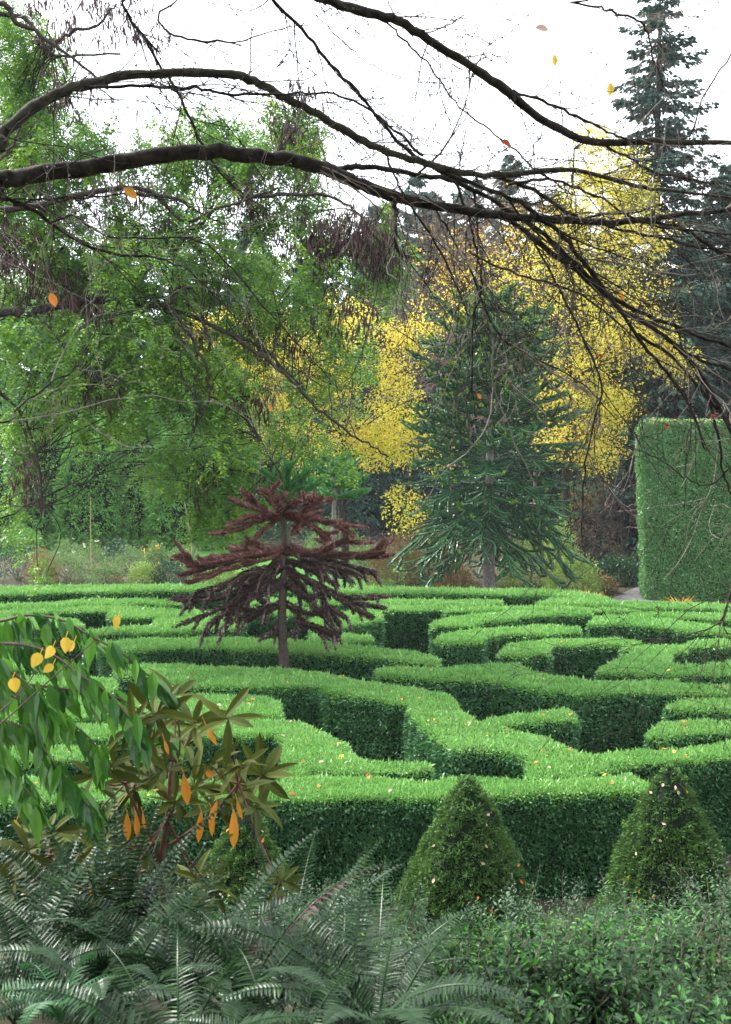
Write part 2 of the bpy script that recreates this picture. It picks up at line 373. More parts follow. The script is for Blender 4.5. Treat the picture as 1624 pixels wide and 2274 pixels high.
hedge('hedge curving right from its square left end, third row below the big monkey puzzle',
      [(958, 1383), (988, 1374), (1038, 1367), (1138, 1358), (1217, 1356), (1312, 1359), (1318, 1365), (1217, 1367), (1155, 1369), (1140, 1377), (1075, 1381), (1050, 1391), (961, 1392)])
hedge('rounded block-ended hedge in the middle of the maze, right of the deep dark wall',
      [(962, 1421), (980, 1409), (1020, 1403), (1140, 1393), (1217, 1388), (1289, 1393), (1291, 1404), (1217, 1409), (1118, 1408), (1079, 1413), (1070, 1425), (990, 1427)])
hedge('hedge with a pale rounded nose and a long dark wall, right of the rounded block',
      [(1110, 1447), (1125, 1431), (1217, 1420), (1370, 1417), (1425, 1425), (1412, 1444), (1384, 1443), (1381, 1431), (1223, 1434), (1219, 1454), (1165, 1457), (1112, 1453)])
hedge('broad zigzag hedge at right whose top widens toward the picture edge',
      [(1325, 1488), (1377, 1460), (1410, 1447), (1426, 1432), (1527, 1433), (1527, 1446), (1490, 1449), (1488, 1475), (1560, 1477), (1624, 1466), (1760, 1452), (1860, 1440), (1860, 1480), (1720, 1492), (1624, 1500), (1560, 1501), (1467, 1497), (1330, 1495)])
hedge('short dark-faced hedge at the right edge just behind the zigzag hedge',
      [(1531, 1424), (1624, 1420), (1860, 1418), (1860, 1434), (1624, 1434), (1531, 1437)])
hedge('bluish-topped hedge at right with a sloping lit left end',
      [(1305, 1383), (1322, 1370), (1367, 1366), (1467, 1375), (1542, 1384), (1624, 1398), (1760, 1412), (1860, 1420), (1860, 1434), (1740, 1424), (1624, 1412), (1492, 1394), (1380, 1386), (1309, 1388)])
hedge('thin hedge strip at right between the outer row and the bluish-topped hedge',
      [(1400, 1359), (1560, 1362), (1760, 1370), (1860, 1376), (1860, 1388), (1740, 1381), (1560, 1374), (1400, 1367)])
hedge('wide hedge row crossing behind the dead tree trunk from the arching shrub to mid picture',
      [(222, 1425), (330, 1419), (500, 1416), (700, 1424), (813, 1436), (900, 1446), (973, 1458), (975, 1476), (880, 1466), (813, 1457), (640, 1450), (500, 1440), (406, 1438), (290, 1446), (225, 1434)])
hedge('bright bluish hedge crossing the maze centre to a deep dark corner wall at right',
      [(833, 1486), (870, 1480), (973, 1482), (1103, 1474), (1155, 1472), (1172, 1488), (1217, 1499), (1330, 1513), (1430, 1512), (1505, 1508), (1515, 1518), (1640, 1520), (1820, 1524), (1820, 1548), (1620, 1542), (1500, 1541), (1450, 1538), (1290, 1541), (1217, 1536), (1090, 1513), (950, 1508), (900, 1504), (838, 1500)])
hedge('upper of the two hedge ends entering from the right edge',
      [(1483, 1564), (1510, 1552), (1624, 1552), (1820, 1550), (1820, 1592), (1640, 1586), (1590, 1578), (1500, 1575), (1484, 1573)])
hedge('lower of the two hedge ends entering from the right edge, above the near band',
      [(1437, 1622), (1465, 1606), (1530, 1600), (1624, 1600), (1820, 1602), (1820, 1640), (1624, 1628), (1560, 1628), (1470, 1635), (1440, 1635)])
hedge('near hedge band at right passing behind the right-hand topiary cone',
      [(1330, 1674), (1400, 1668), (1500, 1663), (1624, 1650), (1820, 1634), (2000, 1622), (2000, 1660), (1820, 1672), (1624, 1684), (1500, 1690), (1430, 1695), (1370, 1703), (1330, 1712)], 1.1)
hedge('big diagonal hedge sweeping from the dead tree trunk down to the near hedge',
      [(255, 1480), (330, 1474), (420, 1477), (600, 1483), (719, 1494), (813, 1514), (913, 1527), (988, 1540), (1014, 1555), (1024, 1580), (1060, 1600), (1113, 1613), (1219, 1639), (1287, 1672), (1330, 1674), (1330, 1712), (1300, 1725), (1176, 1728), (1171, 1684), (1126, 1667), (1038, 1663), (1008, 1661), (973, 1638), (933, 1610), (906, 1572), (908, 1564), (813, 1548), (729, 1535), (706, 1525), (444, 1524), (380, 1516), (350, 1502), (255, 1494)])
hedge('short hedge spur reaching right toward the deep dark corner wall',
      [(1066, 1602), (1090, 1593), (1150, 1586), (1217, 1577), (1262, 1574), (1279, 1584), (1277, 1599), (1217, 1600), (1113, 1611)])
hedge('left hedge with a blunt bluish right end, two rows behind the nearest hedge',
      [(-160, 1556), (120, 1550), (275, 1546), (440, 1541), (595, 1547), (626, 1560), (622, 1590), (440, 1588), (120, 1596), (-160, 1602)])
hedge('wide hedge that bends toward the viewer left of centre, strewn with orange leaves',
      [(-160, 1612), (100, 1608), (439, 1603), (631, 1600), (669, 1604), (706, 1617), (741, 1637), (776, 1652), (784, 1674), (813, 1690), (958, 1694), (963, 1706), (913, 1713), (813, 1716), (744, 1717), (690, 1710), (660, 1732), (625, 1734), (629, 1645), (606, 1634), (439, 1634), (100, 1642), (-160, 1648)], 1.1)
hedge('hedge strip at far left between the arching shrub and the near hedge',
      [(-160, 1660), (95, 1655), (240, 1655), (248, 1684), (95, 1690), (-160, 1694)])
hedge('left hedge stretch seen through gaps in the arching shrub, above the rhododendron',
      [(-160, 1452), (75, 1452), (125, 1474), (90, 1486), (-160, 1490)])
hedge('left hedge stretch behind the drooping green leaves, level with the blunt end',
      [(-160, 1503), (130, 1502), (250, 1506), (262, 1520), (250, 1535), (80, 1532), (-160, 1536)])
hedge('nearest clipped hedge, its dark front wall running behind the three topiary cones',
      [(-420, 1722), (0, 1726), (300, 1730), (620, 1736), (700, 1722), (813, 1723), (960, 1732), (1000, 1722), (1176, 1732), (1300, 1728), (1400, 1716), (1432, 1736), (1448, 1742), (1430, 1756), (1367, 1757), (1217, 1761), (1113, 1768), (813, 1773), (640, 1777), (300, 1776), (0, 1778), (-420, 1778)], 1.25)

# tall clipped hedge at right, slightly battered
def tall_hedge():
    D0 = 41.0
    c0 = atz(1434, 1336, 0); x0 = c0[0]; hz = 7.45; a = Acc(); X1 = x0 + 9; Y0, Y1 = D0, D0 + 3.2
    def surf(u, v, face):
        "u along, v height 0..1"
        tap = .38 * v
        if face == 'front': p = np.stack([x0 - tap + u * (X1 - x0), Y0 + .1 * v + 0 * u, v * hz], -1)
        if face == 'left': p = np.stack([x0 - tap + .9 * (0 * u), Y0 + u * (Y1 - Y0), v * hz], -1)
        if face == 'right': p = np.stack([X1 + 0 * u, Y0 + u * (Y1 - Y0), v * hz], -1)
        if face == 'back': p = np.stack([x0 - tap + u * (X1 - x0), Y1 + 0 * u, v * hz], -1)
        if face == 'top': p = np.stack([x0 - .38 + u * (X1 - x0 + .38), Y0 + v * (Y1 - Y0), hz + 0 * u], -1)
        return p
    def rnd(p):
        p = p.copy()
        # round the vertical front-left corner and the top edges
        r = .5; q = p.copy(); lx = p[:, 0] - (x0 - .38 * p[:, 2] / hz); ly = p[:, 1] - Y0
        k = (lx < r) & (ly < r); c = np.c_[r - lx[k], r - ly[k]]; n_ = np.linalg.norm(c, axis=1); s = np.where(n_ > r, r / n_, 1)
        q[k, 0] += (1 - s) * c[:, 0]; q[k, 1] += (1 - s) * c[:, 1]
        lx = q[:, 0] - (x0 - .38 * q[:, 2] / hz); lz = hz - q[:, 2]; k = (lx < .4) & (lz < .4); c = np.c_[.4 - lx[k], .4 - lz[k]]; n_ = np.linalg.norm(c, axis=1); s = np.where(n_ > .4, .4 / n_, 1); q[k, 0] += (1 - s) * c[:, 0]; q[k, 2] -= (1 - s) * c[:, 1]
        q[:, 0] += (q[:, 1] - Y0) * .27; return q
    box(a, ((x0 + X1) / 2 + .75, (Y0 + Y1) / 2 + .1, hz / 2 - .12), (X1 - x0 - 1.2, Y1 - Y0 - .4, hz - .25), 0)
    for face, n_, nn in (('front', 110000, (0, -1, .05)), ('left', 16000, (-1, 0, .05)), ('right', 4000, (1, 0, 0)), ('back', 6000, (0, 1, 0)), ('top', 14000, (0, 0, 1))):
        u, v = rng.random(n_), rng.random(n_); p = rnd(surf(u, v, face)); nn = np.array(nn, float)
        p = p + nn * (.11 * noise(p, .55)[:, None] + .05 * noise(p, 2.)[:, None] + rng.uniform(-.12, .04, n_)[:, None])
        d = unit(nn * .6 + np.array([0, 0, .1]) + rng.normal(0, .6, (n_, 3))); L = rng.uniform(.07, .13, n_)
        quads(a, p, d, nn + rng.normal(0, .7, (n_, 3)), L, L * .45, 1)
    o = a.build('tall_hedge', [M['inner'], M['tall_hedge']], None, False, c0)
    tag(o, 'tall wall-like clipped green hedge at right, with fallen leaves along its flat top', 'hedge')
tall_hedge()

# ------------------------------------------------------------------ topiary cones
CONES = []
def cone(label, px, top_py, base_py, wpx, D, seed):
    r = np.random.default_rng(seed)
    apex = at(px, top_py, D); bz = float(ground(apex[0], D)) - .1; Hh = apex[2] - bz; R = wpx / 2 / sc(D)
    root = thing('topiary_cone', label, 'topiary shrub', (apex[0], D, bz), 'dwarf spruce cones in front of the maze')
    # outline radius at height t 0..1 (bulging cone with a knobbly top)
    def rad(t, th):
        b = R * (1 - t) ** .72 * (1 + .10 * np.sin(t * 9 + seed) * (1 - t)); b = R * (1 - t) ** .74 * 1.06 * (1 + .07 * np.sin(t * 9 + seed) * (1 - t))
        p = np.stack([np.cos(th), np.sin(th), t * 3], -1)
        return b * (1 + .10 * noise(p + seed, .8) + .06 * noise(p + seed, 2.6)) + .012
    a = Acc(); nt_, ns = 40, 48; t = np.linspace(0, 1, nt_); th = np.linspace(0, 2 * math.pi, ns, endpoint=False)
    T, TH_ = np.meshgrid(t, th, indexing='ij'); rr = rad(T, TH_) * .93
    v = np.stack([apex[0] + rr * np.cos(TH_), D + rr * np.sin(TH_), bz + T * Hh * .98], -1).reshape(-1, 3)
    i = np.arange(nt_ - 1)[:, None] * ns; j = np.arange(ns)[None]; j2 = (j + 1) % ns
    a.add(v, np.stack([i + j, i + j2, i + ns + j2, i + ns + j], -1).reshape(-1, 4), 0)
    N = 60000; t = 1 - np.sqrt(r.random(N)) ** 1.15; th = r.uniform(0, 2 * math.pi, N); rr = rad(t, th)
    nrm = unit(np.stack([np.cos(th), np.sin(th), np.full(N, .45)], -1))
    p = np.stack([apex[0] + rr * np.cos(th), D + rr * np.sin(th), bz + t * Hh], -1)
    cl_ = noise(p * 1.0, 7.0); p = p + nrm * (cl_ * .055 - .04 + r.uniform(-.02, .02, N))[:, None]
    d = unit(nrm * .8 + r.normal(0, .55, (N, 3))); L = r.uniform(.03, .06, N)
    quads(a, p, d, rdir(N), L, L * .33, 1)
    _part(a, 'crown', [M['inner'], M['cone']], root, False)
    a = Acc(); tube(a, [(apex[0], D, bz - .1), (apex[0], D, bz + Hh * .9)], [.05, .01], 8); _part(a, 'trunk', M['bark_dark'], root, True)
    CONES.append((apex, D, bz, Hh, rad))
cone('middle topiary cone, with a notch in its knobbly top and pale fallen leaves on it', 1040, 1722, 2060, 345, 11.4, 3)
cone('right topiary cone, the tallest in view, with one orange leaf on its side', 1488, 1694, 2060, 340, 11.2, 8)
cone('left topiary cone mostly hidden behind rhododendron leaves and ferns', 545, 1795, 2080, 300, 11.0, 14)

# ------------------------------------------------------------------ monkey puzzle trees
def rope(acc, pts, r, m_core, m_scale, tipm=None, step=.045, ring=5, sl=2.0):
    "one scaly branchlet: thin core and rings of pointed scale leaves"
    pts = np.asarray(pts, float); seg = np.linalg.norm(np.diff(pts, axis=0), axis=1); Lt = seg.sum()
    if Lt < .03: return
    n = max(4, int(Lt / step)); s = spline(pts, n); t = unit(np.gradient(s, axis=0))
    prof = np.clip(np.minimum(1, .45 + (1 - np.linspace(0, 1, n)) * 6), 0, 1)
    tube(acc, s[::2] if n > 8 else s, r * .5 * (prof[::2] if n > 8 else prof), 5, m_core)
    a = unit(np.cross(t, [.3, .2, .93])); b = np.cross(t, a)
    k = np.arange(n * ring); i = k // ring; th = k * 2.39996 + rng.normal(0, .2, len(k))
    o = np.cos(th)[:, None] * a[i] + np.sin(th)[:, None] * b[i]
    d = unit(o * .75 + t[i] * .8 + rng.normal(0, .1, o.shape)); p = s[i] + o * (r * .35)
    L = r * sl * prof[i] * .62 * rng.uniform(.8, 1.15, len(k))
    quads(acc, p, d, t[i], L, L * .55, m_scale, .3)
    if tipm is not None:
        q = np.repeat(s[-1:], 14, 0); d = unit(t[-1] + rng.normal(0, .5, (14, 3)))
        quads(acc, q, d, rdir(14), r * 1.6, r * .9, tipm, .4)
def trunk(root, base, top_z, r0, r1, mat, name='trunk', wob=.0, n=14, sides=12):
    z = np.linspace(base[2] - .1, top_z, n); a = Acc()
    pts = np.stack([base[0] + wob * np.sin(z * 1.1), base[1] + wob * np.cos(z * .9), z], -1)
    r = r0 + (r1 - r0) * np.linspace(0, 1, n); r[0] *= 1.25
    tube(a, pts, r, sides, 0, .04); return _part(a, name, mat, root, True)

# dead red-brown monkey puzzle in the maze; limbs follow the photograph, each with its own depth
def dead_tree():
    D = 22.6; bx = at(630, 1490, D)[0]; root = thing('monkey_puzzle_tree', 'dead monkey puzzle tree with reddish brown drooping branches standing in the maze', 'tree', (bx, D, 0))
    a = Acc(); z = np.linspace(-.1, at(625, 1100, D)[2], 90); rr = .135 - .085 * np.linspace(0, 1, 90)
    for _i in range(2, 90, 2): rr[_i] *= 1.1
    tube(a, np.stack([bx + .03 * np.sin(z * 2), np.full(90, D), z], -1), rr, 12, 0, .05)
    _part(a, 'trunk', solid('dead_bark', (.035, .026, .022), (.11, .085, .07), 25, .9, 1, (1, 1, 3)), root, True)
    def P(x, y): return 366.6 + x * .3245, 1019.7 + y * .3245
    red = [[(800, 390), (760, 300), (715, 195)], [(780, 310), (825, 235), (820, 150)], [(820, 350), (900, 290), (1020, 250)], [(950, 370), (1000, 310), (1080, 270)], [(800, 390), (600, 390), (420, 460)],
        [(780, 380), (600, 330), (440, 270)], [(790, 400), (640, 420), (500, 480), (300, 510)], [(830, 380), (960, 380), (1140, 440), (1390, 465)], [(850, 390), (1140, 440), (1300, 530)], [(860, 400), (940, 420), (870, 520)],
        [(860, 400), (960, 430), (1060, 500), (1130, 560)], [(790, 400), (680, 480), (620, 540)], [(800, 610), (600, 620), (440, 605)], [(800, 620), (540, 660), (230, 720), (150, 660), (90, 680)], [(800, 640), (500, 690), (300, 740), (110, 790)],
        [(700, 620), (600, 560), (540, 590)], [(850, 600), (1060, 640), (1200, 570), (1350, 570)], [(850, 640), (1100, 650), (1400, 640), (1520, 545)], [(850, 640), (1300, 670), (1540, 655)], [(1000, 640), (1130, 590), (1070, 550)],
        [(800, 650), (560, 720), (350, 770), (190, 840)], [(800, 640), (440, 660), (250, 690)], [(600, 690), (350, 700), (160, 730)], [(700, 350), (600, 290), (560, 240)]]
    dark = [[(850, 640), (1100, 700), (1300, 850)], [(900, 660), (1180, 740), (1350, 810)], [(1000, 650), (1300, 740), (1450, 780)], [(850, 700), (1000, 760), (1100, 820), (1190, 870)], [(790, 740), (600, 760), (400, 860), (210, 910)],
        [(780, 760), (600, 860), (380, 930), (60, 940)], [(780, 830), (560, 900), (300, 960), (20, 960)], [(790, 860), (560, 950), (340, 1040), (60, 1150)], [(790, 880), (500, 1000), (330, 1110), (270, 1210)], [(790, 980), (560, 1060), (430, 1130), (390, 1190)],
        [(790, 1000), (640, 1060), (540, 1105)], [(850, 760), (1050, 860), (1250, 950), (1550, 940)], [(950, 830), (1150, 910), (1300, 980), (1520, 1020)], [(1060, 880), (1110, 1060), (1180, 1210)], [(860, 880), (980, 960), (1080, 1080)],
        [(850, 1000), (960, 1120), (1160, 1250)], [(900, 1110), (1060, 1160), (1190, 1220)], [(900, 1090), (930, 1150), (860, 1200)], [(780, 1110), (740, 1180), (640, 1240)], [(640, 740), (480, 850), (290, 900)],
        [(700, 730), (560, 850), (400, 860)], [(650, 740), (610, 900), (690, 990)], [(860, 800), (1030, 860), (1000, 1060)], [(1000, 850), (1110, 1000), (1200, 1140)], [(1150, 930), (1300, 1020), (1430, 1090)],
        [(860, 730), (900, 830), (960, 880)], [(780, 1000), (620, 1030), (430, 1020)], [(860, 1010), (1000, 1060), (1120, 1020), (1240, 1090)], [(560, 900), (470, 1010), (430, 1120)], [(800, 700), (720, 830), (620, 900), (540, 1000)],
        [(860, 850), (950, 930), (1030, 960)], [(870, 700), (980, 740), (1120, 760)], [(760, 700), (700, 760), (560, 790), (440, 860)], [(870, 620), (960, 700), (1040, 720), (1200, 800)]]
    for k, (L, red_) in enumerate([(l, 1) for l in red] + [(l, 0) for l in dark]):
        n = len(L); x0 = L[0][0]; reach = abs(L[-1][0] - 815) / 700
        dz = rng.uniform(-1, 1) * 1.9 * math.sqrt(max(.08, 1 - min(1, reach)))
        attach = abs(x0 - 815) < 70
        Dd = [D + dz * (i / (n - 1)) + (0 if attach else dz * .4) for i in range(n)]
        if attach: L = [(815, L[0][1])] + L; Dd = [D] + Dd; n += 1
        pts = np.array([at(*P(x, y), d) for (x, y), d in zip(L, Dd)])
        a = Acc(); rope(a, pts, .088, 0, 0, None, .028, 6, 1.9)
        s = spline(pts, 40); T = unit(np.gradient(s, axis=0)); Lt = np.linalg.norm(np.diff(s, axis=0), axis=1).sum()
        q = .45 if red_ else .52
        side = 1
        while q < .96 and Lt > .5:
            i = int(q * 39); side = -side
            lat = unit(np.cross(T[i], [0, 0, 1])) * side
            ln = rng.uniform(.3, .62) * min(1.2, Lt / 1.5) * (1.15 - .5 * q)
            dn = -.22 if red_ else -.6
            d = unit(T[i] * .75 + lat * .55 + np.array([0, 0, dn * .6]) + rng.normal(0, .12, 3))
            cv_ = [s[i], s[i] + d * ln * .5 + [0, 0, .03], s[i] + d * ln + [0, 0, (.10 if red_ else -.14)]]
            rope(a, cv_, .066, 0, 0, None, .03, 6, 1.9); q += rng.uniform(.15, .25) * (1.3 / max(Lt, .8)) * (1 if red_ else 1.85)
        _part(a, 'branch', M['dead_red'] if red_ else M['dead_dark'], root)
    for L in [[(815, 330), (830, 220), (820, 80)], [(820, 260), (880, 160), (985, 70)], [(815, 280), (900, 200), (1010, 180)], [(815, 250), (760, 140), (650, 60)], [(820, 230), (840, 120), (870, 20)], [(815, 290), (740, 240), (690, 200)], [(820, 300), (930, 240), (1060, 160)]]:
        dz = rng.uniform(-.5, .6); pts = np.array([at(*P(x, y), D + dz * i / 2) for i, (x, y) in enumerate(L)]); a = Acc(); rope(a, pts, .075, 0, 0, None, .028, 6, 1.9)
        for q_ in (.5, .7, .88):
            s0 = pts[0] + (pts[-1] - pts[0]) * q_; d = unit(unit(pts[-1] - pts[0]) * .7 + np.array([rng.choice([-1, 1]) * .6, rng.normal(0, .4), .3])); rope(a, [s0, s0 + d * .15, s0 + d * .3 + [0, 0, .06]], .06, 0, 0, None, .03, 6, 1.8)
        tag(_part(a, 'branch', M['mp_bright'], root), 'green living branch at the top')
dead_tree()

def monkey(label, px, D, top_py, low_py, rmax, nwh, ropes, rr, mats, tips=.3, seed=1, trunk_r=.26, cut=None, skirt=True):
    r = np.random.default_rng(seed); base = at(px, 1000, D); base[2] = 0
    root = thing('monkey_puzzle_tree', label, 'tree', tuple(base)); topz = at(px, top_py, D)[2]; lowz = at(px, low_py, D)[2]
    trunk(root, base, topz, trunk_r, .05, M['bark_grey'])
    for w in range(nwh):
        t = (w + .5) / nwh; z = lowz + (topz - lowz) * t ** .95; nb = 5 if t < .85 else 4
        ph = r.uniform(0, 6.28)
        for b in range(nb):
            th = ph + b * 2 * math.pi / nb + r.normal(0, .15)
            L = rmax * (1.0 - .5 * (max(0, t - .2) / .8) ** 1.7 - (max(0, t - .8) * 1.3)) * r.uniform(.8, 1.1)
            sk = float(smooth(0, .5, t)) if skirt else 1.; droop = -.8 + .55 * sk + .5 * t + r.normal(0, .08); upc = .05 + .33 * sk
            if skirt and t < .05 and math.sin(th) < -.45: continue
            o = np.array([math.cos(th), math.sin(th), 0]); P0 = np.array([base[0], base[1], z])
            def bp(u): return P0 + o * L * u + np.array([0, 0, 1]) * (droop * L * u + upc * L * u ** 2.4 + (.12 * L * math.sin(u * 3)))
            a = Acc(); pts = [bp(u) for u in np.linspace(0, 1, 6)]
            rope(a, pts, rr, 0, 0, 1 if r.random() < tips * t * 2 else None, rr * .62, 5, 1.7)
            for q in range(ropes):
                u = .22 + .76 * (q + r.random() * .6) / ropes; s = bp(u); sd = (-1) ** q; lat = np.array([-o[1], o[0], 0]) * sd
                ln = L * r.uniform(.25, .42) * (1.2 - .6 * u)
                dd = unit(o * .7 + lat * .7 + [0, 0, -1.1 * (1 - sk) * r.random() - .1 + .35 * r.random() * t] + r.normal(0, .12, 3)); up = (.14 * ln + .1) * (sk if r.random() < .8 else 1) - .15 * (1 - sk); ln *= 1 + .35 * (1 - sk)
                e = s + dd * ln + [0, 0, up]; e[2] = max(e[2], 1.0 + .5 * r.random()); md_ = s + dd * ln * .5 + r.normal(0, .07, 3) - [0, 0, .08 * ln]
                rope(a, [s, md_, e], rr * .9, 0, 0, 1 if r.random() < tips * t * 2.2 else None, rr * .66, 5, 1.7)
            _part(a, 'branch', mats, root)
    return root
big = monkey('tall dark green monkey puzzle tree with yellow-tipped upper branches and a bare grey trunk base', 1088, 38.0, 672, 1195, 3.35, 21, 13, .09, [M['mp_green'], M['mp_tip']], .45, 5)
monkey('small bright green monkey puzzle behind the top of the dead one', 742, 34.0, 1022, 1120, 1.25, 4, 8, .075, [M['mp_bright'], M['mp_tip']], .15, 11, .13, skirt=False)
# brown cones hanging in the upper half of the big tree are parts of it
for k in range(34):
    th = rng.uniform(0, 6.28); z = rng.uniform(6.2, 10.6); rr_ = rng.uniform(.6, 2.4) * (1 - (z - 6) / 9)
    a = Acc(); c = np.array([big.location[0] + rr_ * math.cos(th) - .5, 38 + rr_ * math.sin(th), z])
    tube(a, [c, c - [0, 0, .06], c - [0, 0, .2], c - [0.01, 0, .34]], [.01, .05, .055, .012], 7); _part(a, 'seed_cone', M['twig_brown'], big, True)

# ------------------------------------------------------------------ generic branching skeleton and leafy trees
def limb(acc, p0, d0, L, r0, lv, tips, r, gn=.16, grav=0, m=0, kids=3, sides=5, minr=.006):
    n = 7; pts = [np.array(p0, float)]; d = np.array(d0, float)
    for i in range(n - 1):
        d = unit(d + r.normal(0, gn, 3) + np.array([0, 0, grav])); pts.append(pts[-1] + d * L / (n - 1))
    pts = np.array(pts); tube(acc, pts, np.linspace(r0, max(minr, r0 * .45), n), sides, m, .05)
    if lv <= 0: tips.append((pts, d)); return
    for k in range(kids):
        i = min(n - 1, int(n * (.4 + .6 * (k + r.random() * .8) / kids))); q = unit(r.normal(size=3))
        dd = unit((pts[i] - pts[i - 1]) / (L / (n - 1)) + q * .75); limb(acc, pts[i], dd, L * r.uniform(.55, .78), max(minr, r0 * .5), lv - 1, tips, r, gn, grav, m, kids, max(3, sides - 1), minr)

def blobleaves(blobs, D, dd, per_m2, Lr, Wf, drop, seed, clump=.45, mats=0, acc=None, spray=9):
    "leaf sprays filling ellipsoids; blobs in photo pixels at distance D"
    r = np.random.default_rng(seed); a = acc or Acc(); anchors = []
    for b in blobs:
        cx, cy, rx, ry = b[:4]; k = b[4] if len(b) > 4 else 1; s = sc(D); off = b[5] if len(b) > 5 else 0
        c = at(cx, cy, D + off); ax, az = rx / s, ry / s; ay = min(dd, max(ax, az))
        N = int(math.pi * ax * az * per_m2 * k / spray)
        q = unit(r.normal(size=(N, 3))) * (r.random(N) ** .42)[:, None]; p = c + q * np.array([ax, ay, az])
        keep = noise(p * np.array([1, 1, 1.3]), clump) > -.12 + r.normal(0, .15, N); p = p[keep]; anchors.append(p)
        n = len(p); o = unit(q[keep] * np.array([1, 1, .5]) + r.normal(0, .5, (n, 3)) + np.array([0, 0, drop]))
        P = np.repeat(p, spray, 0) + r.normal(0, Lr[1] * .9, (n * spray, 3)); dr = unit(np.repeat(o, spray, 0) + r.normal(0, .5, (n * spray, 3)))
        L = r.uniform(Lr[0], Lr[1], len(P)); nn = unit(r.normal(0, .7, (len(P), 3)) + np.array([0, -.3, .8])); quads(a, P, dr, nn, L, L * Wf, mats)
    return a, np.concatenate(anchors)

def connect(a, base_pts, anchors, r, n, r0, m=0, sag=.2):
    "limbs from trunk points out to leaf anchors"
    for k in range(n):
        e = anchors[r.integers(len(anchors))]; dist = np.linalg.norm(base_pts - e + np.array([0, 0, 1.2]), axis=1); i = np.argmin(dist + r.random(len(dist)) * 1.5)
        s = base_pts[i]; L = np.linalg.norm(e - s); mid = (s + e) / 2 + np.array([0, 0, sag * L * .5]) + r.normal(0, .07 * L, 3); q = s + (mid - s) * .5 + r.normal(0, .04 * L, 3)
        tube(a, spline([s, q, mid, e], 9), np.linspace(r0, .012, 9), 5, m, .08)

# yellow autumn trees
def yellow_tree(label, px, D, top_py, blobs, seed, tr=.2, per=150, mat='yellow', lr=(.05, .19)):
    r = np.random.default_rng(seed); b = at(px, 1000, D); b[2] = 0; root = thing('autumn_tree', label, 'tree', tuple(b))
    a, an = blobleaves(blobs, D, 2.4, per * 3.2, lr, .62, -.3, seed, 1.1, 0, None, 7); _part(a, 'crown', M[mat], root)
    topz = at(px, top_py, D)[2]; z = np.linspace(-.1, topz, 12); pts = np.stack([b[0] + .15 * np.sin(z), b[1] + 0 * z, z], -1)
    t = Acc(); tube(t, pts, np.linspace(tr, .04, 12), 9, 0, .06); connect(t, pts[3:], an, r, 60, .05); _part(t, 'trunk', M['bark_dark'], root, True)
    return root
yellow_tree('tall yellow-leaved autumn tree rising right of the big monkey puzzle', 1262, 50, 330,
    [(1330, 680, 190, 220, .22), (1120, 620, 150, 120, .2), (1320, 300, 45, 35), (1340, 370, 95, 55), (1390, 440, 75, 55), (1300, 440, 70, 60, .7), (1420, 520, 90, 50, .8), (1280, 540, 110, 70, .5), (1210, 520, 70, 60, .35), (1330, 640, 120, 70, .4), (1400, 740, 110, 50, .8), (1500, 810, 60, 45), (1290, 800, 90, 70, .6), (1290, 900, 110, 60, 1.1), (1370, 900, 55, 50, 1.1), (1330, 990, 60, 75, 1.1), (1240, 980, 60, 60, .9), (1240, 840, 60, 60, .5), (1460, 760, 40, 40)], 21, .26)
yellow_tree('broad yellow-leaved autumn tree spreading between the green pod tree and the big monkey puzzle', 760, 48, 700,
    [(640, 780, 220, 110, .3), (870, 750, 50, 45), (860, 830, 60, 60), (880, 920, 70, 80, 1.2), (850, 990, 85, 60, 1.3), (800, 960, 70, 60), (930, 760, 55, 50, .8), (960, 700, 70, 50, .4), (760, 700, 80, 50, .7), (700, 780, 90, 60, .6), (600, 830, 130, 90, 1.1), (540, 760, 130, 70, 1), (470, 830, 80, 60, .6), (440, 720, 60, 35, .9), (620, 930, 100, 70, .8), (700, 1010, 90, 50, .8), (740, 870, 70, 70, .6), (900, 1130, 50, 60, .8), (960, 990, 60, 60, .6)], 22, .22)
yellow_tree('thin half-bare tree with scattered orange-yellow leaves behind the tip of the big monkey puzzle', 1010, 56, 520,
    [(980, 590, 90, 90, .35), (1080, 560, 110, 80, .35), (1040, 660, 110, 60, .3), (1160, 470, 80, 60, .3), (1180, 600, 80, 90, .3)], 23, .2, 60, 'gold')

def bare_tree(name, label, px, D, h, seed, mat='twig_brown', lv=4, kids=4, sp=.5):
    r = np.random.default_rng(seed); b = at(px, 1000, D); b[2] = 0; root = thing(name, label, 'tree', tuple(b)); t = Acc(); tips = []
    tube(t, [b - [0, 0, .1], b + [0, 0, h * .3], b + [.1, 0, h * .75]], [.16, .12, .05], 8, 0, .05); _part(t, 'trunk', M[mat], root, True)
    t = Acc()
    for k in range(9):
        z = h * (.22 + .06 * k); th = r.uniform(0, 6.28); limb(t, b + [0, 0, z], unit(np.array([math.cos(th) * sp, math.sin(th) * sp, .8])), h * .3, .045, lv, tips, r, .16, .02, 0, kids, 4, .012)
    _part(t, 'crown', M[mat], root, True)
bare_tree('bare_tree', 'leafless pinkish-brown twiggy tree behind the big monkey puzzle, below the overhanging limbs', 1090, 58, 17.5, 31)
bare_tree('bare_tree', 'leafless fine-twigged tree beside the tall yellow tree, left of its upper crown', 1190, 60, 18.5, 32)

